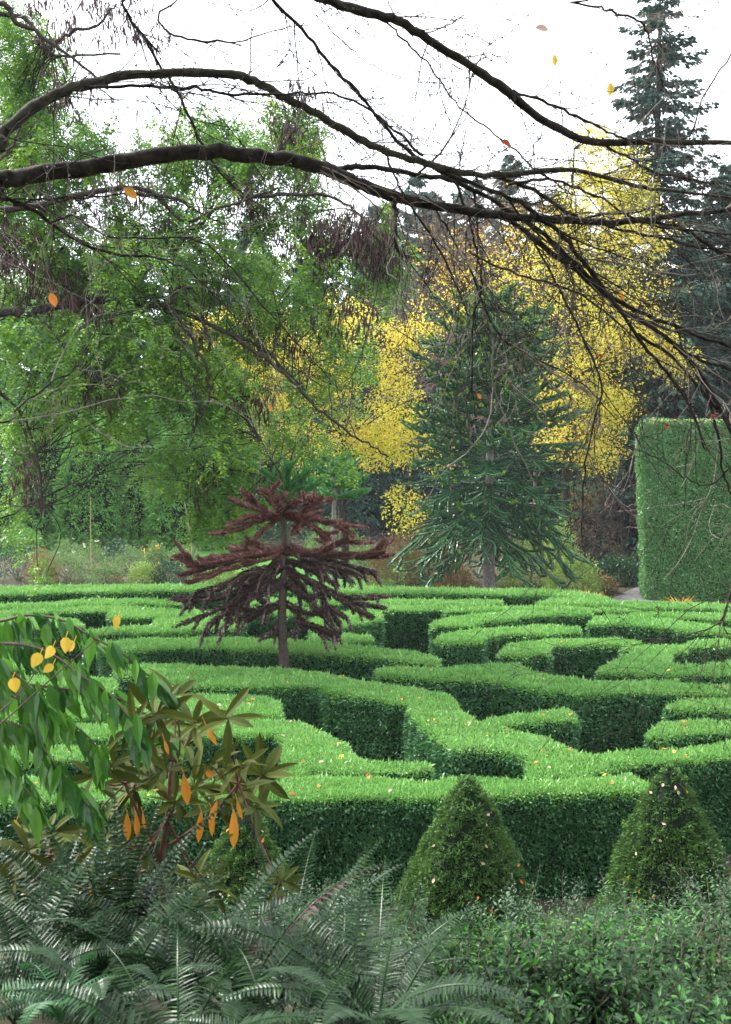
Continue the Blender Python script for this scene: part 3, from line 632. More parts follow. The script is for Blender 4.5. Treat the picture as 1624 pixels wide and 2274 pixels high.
# ------------------------------------------------------------------ conifers
def conifer(label, px, D, top_py, R, seed, mat='conifer', n=46, name='conifer_tree', droop=-.25, low=.08, jag=.35, leafL=(.22, .45), dens=1.0, pos=None, power=.8):
    r = np.random.default_rng(seed); b = at(px, 1000, D) if pos is None else np.array([pos[0], pos[1], 0.]); D = b[1]; b[2] = float(ground(b[0], D)); tz = at(px, top_py, D)[2] if pos is None else b[2] + pos[2]; Hh = tz - b[2]
    root = thing(name, label, 'tree', tuple(b)); zz_ = np.linspace(b[2] - .1, tz - .2, 10)
    a = Acc(); lim = Acc(); tube(lim, np.stack([b[0] + 0 * zz_, b[1] + 0 * zz_, zz_], -1), np.linspace(R * .07 + .12, .03, 10), 8, 0, .04)
    for k in range(n):
        t = low + (1 - low) * (k + r.random()) / n
        for s in range(int(6 + 4 * (1 - t))):
            th = r.uniform(0, 6.28); L = R * ((1 - t) ** power + .03) * r.uniform(1 - jag, 1 + jag * .6); o = np.array([math.cos(th), math.sin(th), 0]); z = b[2] + Hh * t
            u = np.linspace(0, 1, 6); pts = b * [1, 1, 0] + np.array([0, 0, z]) + o[None] * (L * u)[:, None] + np.array([0, 0, 1.])[None] * ((droop * u + .3 * u ** 3) * L)[:, None]
            tube(lim, pts, np.linspace(.05, .01, 6), 3, 0)
            m = int((L * 30 + 14) * dens); v = r.random(m) ** .75; p = b * [1, 1, 0] + np.array([0, 0, z]) + o * (L * v)[:, None] + np.array([0, 0, 1.]) * ((droop * v + .3 * v ** 3) * L)[:, None]
            lat = np.array([-o[1], o[0], 0]); sd = r.choice([-1, 1], m); wv = L * .22 * (1 - v * .6)
            p = p + lat * (sd * r.random(m) * wv)[:, None] + r.normal(0, .05, (m, 3)); d = unit(o * .7 + lat * sd[:, None] * .5 + np.array([0, 0, -.45]) + r.normal(0, .25, (m, 3)))
            LL = r.uniform(*leafL, m); quads(a, p, d, rdir(m, r), LL, LL * .42, 0, .4)
    _part(a, 'crown', M[mat], root); _part(lim, 'trunk', M['bark_dark'], root, True)
    return root
conifer('tall blue-green conifer with a ragged narrow top against the sky at upper right', 1448, 60, -75, 6.3, 41, n=50, low=.12, power=.6, jag=.62, leafL=(.22, .5), dens=1.0, droop=-.42)
for i, (px, D, ty, R, lb) in enumerate([
    (1600, 66, 372, 4.8, 'dark conifer at the right edge, shorter than the tall blue-green one'),
    (1530, 72, 520, 4.5, 'dark conifer filling the gap between the right-edge conifer and the tall one'),
    (1390, 78, 600, 5, 'dark conifer standing behind the lower trunk of the tall blue-green one'),
    (1680, 58, 640, 4, 'dark conifer mostly outside the frame above the tall clipped hedge'),
    (1480, 56, 740, 4.2, 'dark bushy conifer just left of the tall clipped hedge'),
    (1270, 80, 470, 5.5, 'dark conifer behind the yellow tree right of the big monkey puzzle'),
    (960, 82, 430, 5.0, 'dark conifer behind the bare pinkish tree, left of the big monkey puzzle tip'),
    (820, 76, 560, 4.6, 'dark conifer seen behind the hanging brown pods at centre'),
    (700, 80, 520, 5, 'dark conifer behind the middle of the green pod tree'),
    (560, 84, 480, 5.2, 'dark conifer behind the left-centre of the green pod tree'),
    (420, 78, 560, 5.2, 'dark conifer behind the arched limb and green foliage at left'),
    (280, 84, 500, 5.4, 'dark conifer behind the left green foliage, second from the left edge'),
    (120, 80, 560, 5.4, 'dark conifer farthest left, behind the green hanging foliage'),
    (-60, 84, 520, 5.4, 'dark conifer whose right side only shows at the left edge')]):
    conifer(lb, px, D, ty, R * 1.22, 50 + i, 'conifer', 58, low=.02, power=.7, dens=.9, leafL=(.35, .75))
for i, (px, D, ty, R, lb) in enumerate([
    (1128, 88, 345, 4.2, 'blue-green pine top poking above the bare twigs at centre'),
    (930, 90, 385, 4.4, 'blue-green pine behind the forked limb, left of the central pine top'),
    (1040, 92, 395, 5.0, 'pale blue-green pine between the two pine tops, under the limbs'),
    (1225, 86, 430, 5.2, 'pale blue-green pine just right of the central pine top, beside the yellow crown'), (1350, 88, 520, 5.4, 'pale blue-green pine behind the middle of the tall yellow tree'), (850, 88, 450, 5.2, 'blue-green pine farthest left, above the hanging brown pods')]):
    conifer(lb, px, D, ty, R, 80 + i, 'pine_blue', 44, 'pine_tree', droop=.15, low=.05, power=.55, dens=.8, leafL=(.35, .8))
for i, (px, top, lb) in enumerate([(-20, 800, 'leftmost light green cypress behind the flower bed'), (95, 870, 'light green cypress second from the left edge behind the flower bed'), (205, 905, 'light green cypress left of the middle of the cypress row'),
    (310, 880, 'light green cypress right of the middle of the cypress row'), (405, 930, 'light green cypress next to last at the right of the row behind the lawn'), (485, 990, 'rightmost light green cypress at the edge of the lawn')]):
    r = np.random.default_rng(90 + i); D = 63 + (i % 2) * 1.5; b = at(px, 1000, D); b[2] = 0; root = thing('cypress_tree', lb, 'tree', tuple(b), 'row of light green cypresses behind the lawn')
    tz = at(px, top, D)[2]; trunk(root, b, tz - .5, .2, .03, M['bark_dark'], n=6, sides=7); a = Acc(); N = 2600
    t = r.random(N) ** 1.1; th = r.uniform(0, 6.28, N); rad = 2.1 * (1 - t ** 2.2) ** .6 * (1 + .18 * noise(np.c_[np.cos(th), np.sin(th), t * 5] + i, 2.2)) + .1
    c = np.stack([b[0] + rad * np.cos(th), D + rad * np.sin(th), t * tz], -1); n_ = unit(np.stack([np.cos(th), np.sin(th), .2 + 0 * th], -1))
    k = 9; P = np.repeat(c, k, 0) + r.normal(0, .10, (N * k, 3)); d = unit(np.repeat(n_, k, 0) * .6 + r.normal(0, .5, (N * k, 3)) + [0, 0, -.35]); L = r.uniform(.12, .3, N * k)
    quads(a, P, d, rdir(N * k, r), L, L * .35, 1)
    zt = np.linspace(.15, 1, 10); tube(a, np.stack([0 * zt + b[0], 0 * zt + D, zt * tz * .93 - .3], -1), 1.65 * (1 - zt ** 2.2) ** .6 + .02, 12, 0, .12)
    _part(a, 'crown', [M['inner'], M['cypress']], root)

# ------------------------------------------------------------------ pod tree (pinnate leaves, hanging pods) on the left
def pod_tree():
    r = np.random.default_rng(101); D = 25.0; b = at(-330, 1000, D); b[2] = 0
    root = thing('honey_locust_tree', 'large tree at left with feathery hanging green leaves and many dry brown seed pods', 'tree', tuple(b))
    blobs = [(50, 150, 120, 160, 1), (60, 60, 80, 60, 1), (40, 330, 100, 100, .9), (190, 310, 120, 70, .8), (300, 250, 60, 50, .25), (400, 330, 110, 60, .9), (470, 260, 80, 45, .8), (610, 265, 105, 65, 1.1), (650, 330, 70, 50, 1), (520, 330, 80, 60, .9),
        (100, 480, 170, 100, .9), (30, 690, 80, 90, .7), (90, 380, 110, 70, .7), (300, 470, 150, 70, .55), (470, 470, 130, 70, .45), (640, 440, 110, 60, .6), (790, 500, 95, 70, .75), (870, 560, 50, 90, .35), (120, 620, 180, 100, .9), (330, 580, 150, 80, .7), (520, 570, 130, 80, .7),
        (680, 600, 120, 80, .6), (150, 760, 200, 100, .75), (380, 720, 150, 90, .75), (560, 700, 110, 70, .35), (740, 690, 100, 80, .3), (800, 760, 50, 60, .5), (430, 830, 160, 90, .8), (250, 880, 160, 80, .5), (600, 830, 120, 80, .35), (730, 820, 80, 60, .35),
        (500, 950, 150, 80, .5), (400, 1010, 110, 70, .5), (520, 1050, 100, 70, .7), (680, 940, 90, 60, .25), (730, 980, 70, 40, .35), (60, 900, 80, 90, .3), (30, 1010, 60, 100, .4), (50, 1130, 60, 90, .35), (480, 1120, 60, 50, .5), (100, 1190, 50, 40, .2), (560, 1100, 40, 50, .5)]
    leaf = Acc(); anchors = []; s = sc(D); dirs = []
    for bl in blobs:
        cx, cy, rx, ry, k = bl; c = at(cx, cy, D + r.uniform(-1.2, 1.2)); ax, az = rx / s, ry / s; ay = min(2.6, max(ax, az) * 1.3)
        N = int(math.pi * ax * az * 16 * k); q = unit(r.normal(size=(N, 3))) * (r.random(N) ** .45)[:, None]; p = c + q * [ax, ay, az]
        p = p[noise(p * [1, 1, .8], 1.1) > -.1]; kk = 15; h = r.random((len(p) * kk, 1)); p = np.repeat(p, kk, 0) + r.normal(0, .13, (len(p) * kk, 3)) + np.array([0, 0, -1.]) * h * .75; anchors.append(p)
    an = np.concatenate(anchors); n = len(an)
    # each pinnate leaf: a drooping rachis with paired leaflets
    o = unit(r.normal(0, 1, (n, 3)) * [1, 1, .35]); LL = r.uniform(.26, .46, n); K = 8
    for j in range(K):
        u = (j + .7) / K; c = an + o * (LL * u)[:, None] + np.array([0, 0, -1.]) * (LL * .75 * u * u)[:, None]
        tg = unit(o + np.array([0, 0, -1.5]) * u); lat = unit(np.cross(tg, r.normal(0, .35, (n, 3)) + [0, 0, 1]))
        for sd in (-1, 1):
            d = unit(lat * sd + tg * .35 + r.normal(0, .12, (n, 3)) + [0, 0, -.25]); L = LL * .28 * (1.1 - .4 * abs(u - .5)); quads(leaf, c, d, unit(np.cross(tg, d) + r.normal(0, .2, (n, 3))), L, L * .46, 0, .5)
    _part(leaf, 'crown', M['locust'], root)
    # pods
    pa = Acc(); pb = [(240, 60, 90, 60, .7), (330, 90, 70, 60, .5), (150, 100, 50, 60, .8), (180, 240, 60, 50, 1), (640, 320, 60, 40, 1), (660, 250, 70, 40, .6), (780, 540, 90, 70, 2.4), (850, 580, 45, 70, 2.4), (700, 560, 90, 70, 1.2), (560, 480, 100, 60, 1), (430, 800, 80, 80, .8),
        (470, 1060, 70, 60, 1.6), (560, 880, 80, 60, .8), (120, 640, 100, 60, 1), (60, 560, 90, 60, 1.4), (240, 690, 100, 60, .6), (640, 760, 120, 80, .7), (90, 1060, 40, 70, .7), (760, 700, 90, 80, .8), (380, 560, 100, 60, .5), (250, 880, 80, 50, .4), (60, 420, 90, 70, .7), (280, 460, 80, 50, .5)]
    for cx, cy, rx, ry, k in pb:
        ax, az = rx / s, ry / s; N = int(math.pi * ax * az * 56 * k / 2); c = at(cx, cy, D + r.uniform(-1, 1)); q = c + unit(r.normal(size=(N, 3))) * (r.random(N) ** .5)[:, None] * [ax, 1.2, az]
        q = np.repeat(q, 7, 0) + r.normal(0, .07, (N * 7, 3)) - [0, 1.0, 0]; m = len(q); blades(pa, q, unit(r.normal(0, .22, (m, 3)) + [0, 0, -1]), rdir(m, r), r.uniform(.14, .28, m), r.uniform(.025, .042, m), 0, (.3, 1, .9, .2), .3, r.normal(0, .3, m))
    _part(pa, 'seed_pods', M['pod'], root)
    # trunk, limbs traced in the photograph and twigs out to the leaves
    t = Acc(); tz = np.linspace(-.1, 17, 10); tp = np.stack([b[0] + .2 * np.sin(tz * .5), D + 0 * tz, tz], -1); tube(t, tp, np.linspace(.42, .16, 10), 12, 0, .05); _part(t, 'trunk', M['bark_dark'], root, True)
    limbs = [[(-330, 760), (-100, 700), (60, 690), (230, 665), (330, 675), (385, 690), (450, 712), (520, 745), (580, 770), (640, 830), (680, 870)], [(380, 685), (395, 640), (430, 640)], [(-330, 560), (-60, 400), (20, 330), (60, 250)], [(-330, 240), (-100, 60), (30, 30), (80, 70), (110, 115), (150, 125), (270, 120)],
        [(-330, 60), (-40, 0), (40, 50), (100, 85), (200, 160), (240, 200)], [(110, 110), (160, 70), (210, 60), (260, 10)], [(-330, 420), (0, 470), (180, 430), (330, 420), (400, 490), (470, 470), (560, 440), (620, 415)], [(300, 430), (390, 440), (440, 470), (500, 500)],
        [(470, 470), (430, 510), (300, 545), (220, 600)], [(60, 690), (120, 740), (180, 840), (190, 900)], [(450, 712), (480, 800), (560, 950), (640, 1080)], [(560, 440), (650, 430), (740, 440), (800, 480), (840, 540)], [(385, 690), (430, 760), (470, 860), (430, 960)],
        [(520, 745), (620, 820), (700, 900), (790, 970), (860, 1010)], [(-330, 700), (-100, 800), (30, 900), (80, 1000), (100, 1150)], [(400, 490), (380, 560), (300, 620), (250, 700)]]
    base = [tp]
    for k, Lm in enumerate(limbs):
        lt = Acc(); dz = r.uniform(-2.6, -1.2); pts = spline(np.array([at(x, y, D + (dz if x > -300 else 0)) for x, y in Lm]), 26); pts += r.normal(0, .02, pts.shape); base.append(pts)
        r0 = (.12 if k == 0 else .075) if k in (0, 3, 4, 6) else .05; tube(lt, pts, np.linspace(r0, .02, 26), 7, 0, .12); _part(lt, 'branch', M['bark_dark'], root, True)
    lt = Acc(); connect(lt, np.concatenate(base[1:]), an, r, 420, .014, 0, .15); _part(lt, 'twigs', M['bark_dark'], root, True)
pod_tree()
# ------------------------------------------------------------------ shrubs behind the maze
def bush(name, label, px, py, wpx, hpx, D, mat, seed, n=2600, leaf=(.06, .14), wf=.5, cat='shrub', grp=None, core=True, up=.3, twig=True, flowers=None):
    r = np.random.default_rng(seed); c = atz(px, py, 0) if D is None else at(px, py, D); D = c[1]; c[2] = float(ground(c[0], D)); s = sc(D); R = wpx / 2 / s; Hh = hpx / s
    root = thing(name, label, cat, tuple(c), grp); a = Acc(); k = 6; N = n // k
    th = r.uniform(0, 6.28, N); t = r.random(N); q = np.stack([np.cos(th) * np.sqrt(1 - t ** 2), np.sin(th) * np.sqrt(1 - t ** 2), t], -1) * (r.uniform(.6, 1, N) ** .6)[:, None]
    q *= (1 + .22 * noise(q + seed, 1.6))[:, None]; p = c + q * [R, R * .8, Hh]; P = np.repeat(p, k, 0) + r.normal(0, leaf[1] * .8, (N * k, 3))
    d = unit(np.repeat(q, k, 0) * .7 + r.normal(0, .6, (N * k, 3)) + [0, 0, up]); L = r.uniform(*leaf, N * k); quads(a, P, d, unit(r.normal(0, .7, (N * k, 3)) + [0, 0, .7]), L, L * wf, 0)
    _part(a, 'foliage', M[mat], root)
    if twig:
        a = Acc()
        for i in range(14): e = p[r.integers(N)]; tube(a, spline([c + r.normal(0, .06, 3) * [1, 1, 0], (c + e) / 2 + r.normal(0, .1, 3), e], 6), np.linspace(.02, .006, 6), 4)
        _part(a, 'stems', M['twig_brown'], root, True)
    if flowers:
        fm, nf, fl = flowers
        for i in range(nf):
            e = p[r.integers(N)] * 1.0; e = e + (e - c) * .12 + [0, -.1, .05]; a = Acc(); d = unit(r.normal(0, .5, (8, 3)) + [0, -.6, .5]); quads(a, np.repeat(e[None], 8, 0), d, rdir(8, r), fl, fl * .6, 0, .6); _part(a, 'flower', M[fm], root)
    return root
bd = [(40, 1290, 110, 90, 'darkleaf', 'dark green bush at the far left end of the flower bed', None), (95, 1296, 70, 70, 'russet', 'rusty dried plant clump near the left end of the flower bed', None), (150, 1290, 90, 70, 'meadow', 'pale green perennial clump right of the rusty dried one', ('petal_white', 5, .12)),
    (205, 1270, 80, 62, 'meadow', 'pale perennial clump with white flowers at the back of the flower bed', ('petal_white', 7, .14)), (235, 1297, 80, 50, 'meadow', 'low perennial clump with pink-red flowers in the left of the flower bed', ('petal_pink', 8, .13)), (290, 1275, 80, 58, 'meadow', 'perennial clump with purple flowers below the cypress row', ('petal_purple', 4, .12)),
    (320, 1298, 70, 48, 'lime', 'yellowish green clump in the middle of the flower bed', None), (345, 1268, 60, 55, 'meadow', 'perennial clump with bright orange flowers in the flower bed', ('gold', 7, .17)), (375, 1298, 75, 58, 'darkleaf', 'darker green mound in front of the orange flowers', None),
    (440, 1290, 80, 60, 'meadow', 'greenish clump with pinkish blooms left of the dead monkey puzzle branches', ('petal_pink', 4, .12)), (490, 1297, 90, 50, 'lime', 'light yellow-green clump right end of the flower bed', None), (410, 1252, 70, 40, 'meadow', 'loose perennial clump near the lawn edge', ('petal_white', 3, .1)),
    (260, 1246, 80, 44, 'darkleaf', 'back row green clump in front of the cypress trees', None), (150, 1250, 80, 50, 'meadow', 'back row pale clump near the left edge of the bed', ('petal_white', 3, .1)), (560, 1302, 60, 30, 'russet', 'small reddish clump at the bed end behind the dead tree', None),
    (60, 1240, 90, 70, 'cypress', 'light green bush behind the left end of the flower bed', None)]
for i, (px, py, w_, h_, m_, lb, fl) in enumerate(bd): bush('flowering_plant' if fl else 'garden_plant', lb, px, py, w_, h_, None, m_, 200 + i, 2200, (.06, .16), .4, 'plant', 'perennial clumps in the flower bed', flowers=fl)
sh = [(835, 1215, 80, 100, 'purple', 'grey-purple twiggy bush left of the big monkey puzzle, above the russet shrubs', 50), (880, 1300, 130, 100, 'russet', 'russet and green shrub just right of the dead tree branches', 46), (950, 1306, 110, 120, 'russet', 'tall russet shrub under the left branches of the big monkey puzzle', 47),
    (820, 1300, 90, 70, 'meadow', 'pale green shrub behind the right branch tips of the dead tree', 49), (740, 1235, 140, 80, 'meadow', 'green leafy shrub seen under the small bright monkey puzzle', 58), (1010, 1302, 90, 60, 'russet', 'low brownish shrub beneath the big monkey puzzle', 44), (1180, 1290, 140, 100, 'lime', 'pale yellow-green shrub behind the trunk of the big monkey puzzle', 45),
    (1270, 1318, 130, 100, 'lime', 'rounded light green shrub right of the big monkey puzzle', 42), (1240, 1290, 90, 130, 'lime', 'taller creamy green shrub behind the rounded light green one', 48), (1310, 1285, 170, 200, 'russet', 'bare-looking brownish shrub below the yellow tree', 54), (1385, 1290, 190, 220, 'purple', 'large dark purple shrub beside the tall clipped hedge', 52),
    (1460, 1285, 120, 230, 'purple', 'dark purple shrub half hidden by the corner of the tall clipped hedge', 58), (1370, 1322, 110, 60, 'darkleaf', 'low dark green plants beside the garden path', 46), (1420, 1305, 70, 45, 'darkleaf', 'small dark bluish plant where the garden path meets the hedge', 50), (1335, 1335, 60, 34, 'russet', 'low reddish ground plant at the path edge', 43), (1130, 1240, 200, 90, 'darkleaf', 'dark green undergrowth behind the big monkey puzzle trunk', 60),
    (650, 1225, 160, 70, 'darkleaf', 'dark green shrub behind the upper trunk of the dead tree', 66), (560, 1195, 130, 90, 'darkleaf', 'dark green shrub at the right end of the cypress row', 70)]
for i, (px, py, w_, h_, m_, lb, D) in enumerate(sh): bush('shrub', lb, px, py, w_, h_, D, m_, 300 + i, 5200 if w_ > 100 else 3000, (.06, .17) if m_ != 'purple' else (.05, .11), .45)
# dark woodland floor growth that closes the view between the trunks
for i, (px, w_, D, h_, lb) in enumerate([(880, 330, 72, 190, 'dark evergreen shrubbery behind the broad yellow tree'), (1150, 300, 74, 240, 'dark evergreen shrubbery behind the big monkey puzzle'), (1400, 300, 70, 330, 'dark evergreen shrubbery left of the tall clipped hedge'), (640, 300, 74, 210, 'dark evergreen shrubbery behind the small bright monkey puzzle'),
     (1620, 300, 68, 360, 'dark evergreen shrubbery behind the tall clipped hedge')]):
    bush('evergreen_shrubbery', lb, px, 1000, w_, h_, D, 'conifer', 400 + i, 9000, (.15, .4), .4)
def straps(label, px, py, wpx, hpx, mats, seed, D=None):
    r = np.random.default_rng(seed); c = atz(px, py, 0) if D is None else at(px, py, D); c[2] = 0; s = sc(c[1]); root = thing('grass_clump', label, 'plant', tuple(c)); 
    for m in mats:
        a = Acc(); n = 26; th = r.uniform(0, 6.28, n); d = unit(np.stack([np.cos(th) * .45, np.sin(th) * .45, np.ones(n)], -1)); blades(a, c + r.normal(0, .06, (n, 3)) * [1, 1, 0], d, np.stack([-np.sin(th) * 0 + .01, 0 * th, 0 * th + 1], -1) + rdir(n, r) * .4, r.uniform(.7, 1.15, n) * hpx / s * .7, .05, 0, (.6, 1, .9, .7, .05), .2, r.uniform(.2, .6, n)); _part(a, 'leaves', M[m], root)
straps('orange and red strappy clump at the back corner of the maze by the garden path', 1312, 1337, 80, 62, ['leaf_orange', 'petal_pink'], 1, 39.2)
straps('yellow strappy clump left of the orange one, behind the maze', 1262, 1334, 60, 50, ['gold'], 2, 39.6)
straps('yellow and orange strappy clump at the foot of the tall clipped hedge', 1510, 1372, 70, 68, ['gold', 'leaf_orange'], 3, 37.6)
for i, (px, py, h_, lb) in enumerate([(205, 1292, 190, 'pale thin bamboo cane standing in the left of the flower bed'), (428, 1284, 170, 'pale leaning bamboo cane near the right of the flower bed')]):
    c = atz(px, py, 0); hh = h_ / sc(c[1]); a = Acc(); tube(a, [c, c + [-.05, 0, hh * .5], c + [(-.35 if i else 0), 0, hh]], [.025, .02, .015], 6); o = a.build('bamboo_cane', M['cane'], None, True, c); tag(o, lb, 'garden cane')
# wire fence along the lawn
fx = [atz(x, y, 0) for x, y in [(268, 1236), (312, 1236), (350, 1236), (395, 1236), (440, 1237), (500, 1238)]]
fr = thing('wire_fence', 'low thin wire fence with slender posts along the near edge of the lawn', 'fence', tuple(fx[0]))
for p in fx: a = Acc(); tube(a, [p, p + [0, 0, .8]], .03, 6); _part(a, 'post', M['metal'], fr, True)
for hh in (.35, .72):
    a = Acc(); tube(a, [p + [0, 0, hh] for p in fx], .006, 4); _part(a, 'wire', M['metal'], fr, True)

# ------------------------------------------------------------------ foreground: overhanging bare tree
def overhang():
    r = np.random.default_rng(501); tx, ty = -4.3, 4.6
    root = thing('bare_overhanging_tree', 'bare dark-limbed tree whose arching limbs and fine twigs cross the top of the view', 'tree', (tx, ty, float(ground(tx, ty))))
    a = Acc(); z = np.linspace(float(ground(tx, ty)) - .2, 11.5, 14); tube(a, np.stack([tx + .1 * np.sin(z), ty + 0 * z, z], -1), np.linspace(.3, .12, 14), 14, 0, .04); _part(a, 'trunk', M['bark_moss'], root, True)
    T = lambda y: (tx, ty, y)
    # (px, py, radius px), distance start, end
    Ls = [([(-60, 412, 23), (60, 388, 22), (200, 370, 21), (330, 349, 20), (430, 339, 20), (560, 345, 18), (680, 363, 17), (740, 380, 18), (800, 408, 16), (870, 435, 14), (1000, 462, 12), (1150, 482, 11), (1300, 492, 9), (1430, 490, 8), (1500, 478, 7), (1700, 462, 5)], 4.3, 5.2, 6.6),
      ([(750, 375, 11), (810, 370, 10), (900, 383, 9), (1000, 400, 8), (1100, 450, 8), (1180, 500, 8), (1260, 570, 8), (1360, 660, 8), (1440, 700, 7), (1560, 750, 6), (1700, 790, 5)], 4.75, 5.3, 0),
      ([(-60, 335, 14), (0, 300, 14), (60, 250, 14), (130, 206, 13), (200, 184, 13), (290, 168, 12), (400, 160, 11), (500, 164, 11), (555, 176, 11), (620, 210, 10), (700, 250, 10), (780, 298, 10), (860, 338, 9), (940, 362, 9), (1040, 385, 8), (1150, 386, 7), (1270, 376, 6), (1400, 410, 5), (1500, 424, 4), (1700, 452, 3)], 4.1, 4.9, 7.0),
      ([(190, 194, 6), (240, 194, 6), (350, 193, 6), (440, 198, 5), (520, 210, 5), (640, 210, 4), (720, 207, 4), (800, 230, 4), (870, 285, 4), (940, 345, 5)], 4.2, 4.6, 0),
      ([(560, -60, 13), (700, -8, 12), (810, 25, 12), (880, 45, 12), (960, 95, 11), (1060, 155, 11), (1130, 205, 12), (1200, 262, 10), (1280, 305, 10), (1360, 317, 9), (1450, 313, 8), (1540, 317, 7), (1720, 316, 6)], 4.0, 4.8, 8.4),
      ([(1140, 203, 5), (1220, 230, 5), (1290, 262, 5), (1350, 292, 4), (1410, 316, 4)], 4.45, 4.6, 0), ([(1330, 318, 5), (1400, 352, 4), (1450, 382, 4), (1520, 395, 4), (1700, 425, 3)], 4.6, 5, 0),
      ([(540, -60, 7), (600, -5, 7), (680, 75, 6), (740, 150, 6), (800, 210, 6), (850, 275, 6), (900, 330, 7), (960, 372, 8), (1060, 412, 8), (1160, 452, 8), (1240, 515, 8), (1290, 575, 8), (1370, 680, 7), (1440, 780, 6), (1500, 850, 5), (1545, 930, 4), (1565, 1000, 3)], 4.2, 5.4, 8.0),
      ([(855, 45, 3.5), (900, 90, 3.5), (960, 150, 3), (1020, 237, 3), (1090, 290, 3), (1150, 340, 3), (1210, 390, 3), (1270, 430, 2)], 4.3, 4.9, 0),
      ([(230, -40, 5), (270, 10, 5), (310, 70, 5), (350, 135, 5), (385, 190, 5), (420, 260, 5), (450, 320, 5), (490, 385, 4), (540, 430, 3), (600, 470, 2)], 4.5, 4.9, 8.2),
      ([(1060, 458, 9), (1150, 502, 9), (1210, 550, 10), (1270, 592, 10), (1330, 642, 10), (1380, 690, 9), (1440, 722, 8), (1510, 775, 8), (1560, 835, 8), (1595, 900, 7), (1630, 970, 6), (1680, 1080, 5)], 5.1, 5.4, 0),
      ([(1090, 388, 7), (1180, 420, 7), (1260, 470, 6), (1310, 492, 5)], 4.9, 5.1, 0), ([(1290, 490, 5), (1430, 520, 5), (1540, 545, 4), (1700, 575, 3)], 5.1, 5.3, 0), ([(1430, 490, 7), (1510, 505, 6), (1580, 548, 7), (1700, 610, 6)], 5.1, 5.3, 0),
      ([(878, 437, 10), (878, 480, 9), (877, 530, 8), (890, 562, 8), (912, 572, 6)], 4.95, 4.95, 0), ([(960, 452, 4), (1000, 520, 4), (1045, 600, 4), (1080, 690, 4), (1110, 745, 3), (1180, 790, 3), (1290, 850, 2.5), (1370, 930, 2)], 5, 5.2, 0),
      ([(1180, 520, 4), (1240, 640, 4), (1290, 740, 4), (1335, 850, 4), (1320, 930, 3.5), (1297, 1060, 4), (1293, 1205, 3)], 5.1, 5.1, 0), ([(1010, 400, 5), (1040, 480, 5), (1060, 560, 4), (1068, 640, 4), (1050, 720, 4), (1050, 890, 3)], 4.9, 5.0, 0),
      ([(-60, 430, 7), (0, 440, 7), (60, 460, 7), (120, 500, 6), (180, 540, 6), (260, 565, 5), (350, 572, 4), (430, 610, 3), (520, 700, 2), (600, 780, 2), (720, 860, 1.5)], 4.2, 4.8, 6.4), ([(30, 455, 4), (110, 440, 4), (200, 438, 4), (290, 430, 3), (400, 450, 2), (520, 470, 1.5)], 4.3, 4.6, 0),
      ([(110, 495, 4), (160, 480, 4), (230, 520, 3), (260, 530, 3), (420, 530, 3), (480, 560, 3), (560, 650, 2.5), (640, 740, 2), (760, 870, 1.5)], 4.3, 4.7, 0), ([(1500, 770, 7), (1560, 800, 6), (1720, 850, 5)], 5.3, 5.4, 0), ([(1420, 740, 6), (1500, 800, 6), (1560, 870, 6), (1640, 960, 6), (1700, 1060, 5)], 5.3, 5.5, 0),
      ([(1720, 1180, 4), (1640, 1290, 4), (1605, 1370, 4), (1580, 1392, 2.4), (1540, 1406, 2.2), (1480, 1420, 2), (1410, 1418, 1.8), (1370, 1396, 1.4), (1335, 1350, 1)], 5.5, 5.0, 0), ([(1605, 1370, 2.5), (1612, 1400, 2), (1640, 1420, 2)], 5.4, 5.4, 0),
      ([(1180, -30, 3), (1270, 5, 3.5), (1330, 15, 4), (1370, 30, 4), (1420, 45, 4), (1442, 80, 4), (1452, 130, 3), (1480, 200, 2), (1530, 265, 1.5)], 4.2, 4.6, 8.6), ([(1720, 60, 3), (1624, 125, 3), (1560, 220, 3), (1538, 290, 3), (1508, 312, 4)], 4.7, 4.8, 0),
      ([(330, -30, 4), (350, 40, 4), (390, 80, 4), (450, 90, 4), (530, 92, 3), (620, 65, 2), (700, 50, 1.5)], 4.1, 4.5, 8.0), ([(1040, 560, 4), (1150, 610, 4), (1280, 650, 4), (1400, 740, 3), (1500, 850, 2.5)], 5.0, 5.3, 0), ([(1640, 700, 5), (1560, 740, 5), (1480, 730, 5), (1380, 690, 5)], 5.6, 5.4, 0),
      ([(-60, 950, 4), (40, 905, 3.5), (110, 850, 3), (160, 825, 2.5), (190, 780, 2), (226, 700, 1.5), (225, 620, 1)], 3.6, 4.0, 5.6), ([(-60, 1160, 3), (60, 1120, 3), (160, 1075, 2.5), (260, 1020, 2), (330, 980, 1.5), (420, 930, 1)], 3.6, 4.0, 5.2), ([(1130, 410, 6), (1230, 400, 5), (1330, 440, 4), (1450, 500, 4), (1624, 520, 3), (1720, 530, 2)], 4.9, 5.0, 0), ([(850, 320, 4), (880, 400, 4), (920, 470, 4), (980, 560, 3.5), (1040, 700, 3)], 4.7, 5.0, 0), ([(700, 30, 2), (760, 90, 2), (820, 140, 2), (900, 175, 1.5), (1000, 190, 1)], 4.2, 4.3, 0),
      ([(1560, 830, 6), (1590, 950, 5), (1610, 1060, 4), (1640, 1130, 3)], 5.4, 5.5, 0), ([(1640, 1020, 3), (1580, 1075, 3), (1520, 1060, 2.4), (1480, 1030, 2), (1420, 1000, 1.6), (1330, 960, 1.2)], 5.5, 5.2, 0)]
    nodes = []
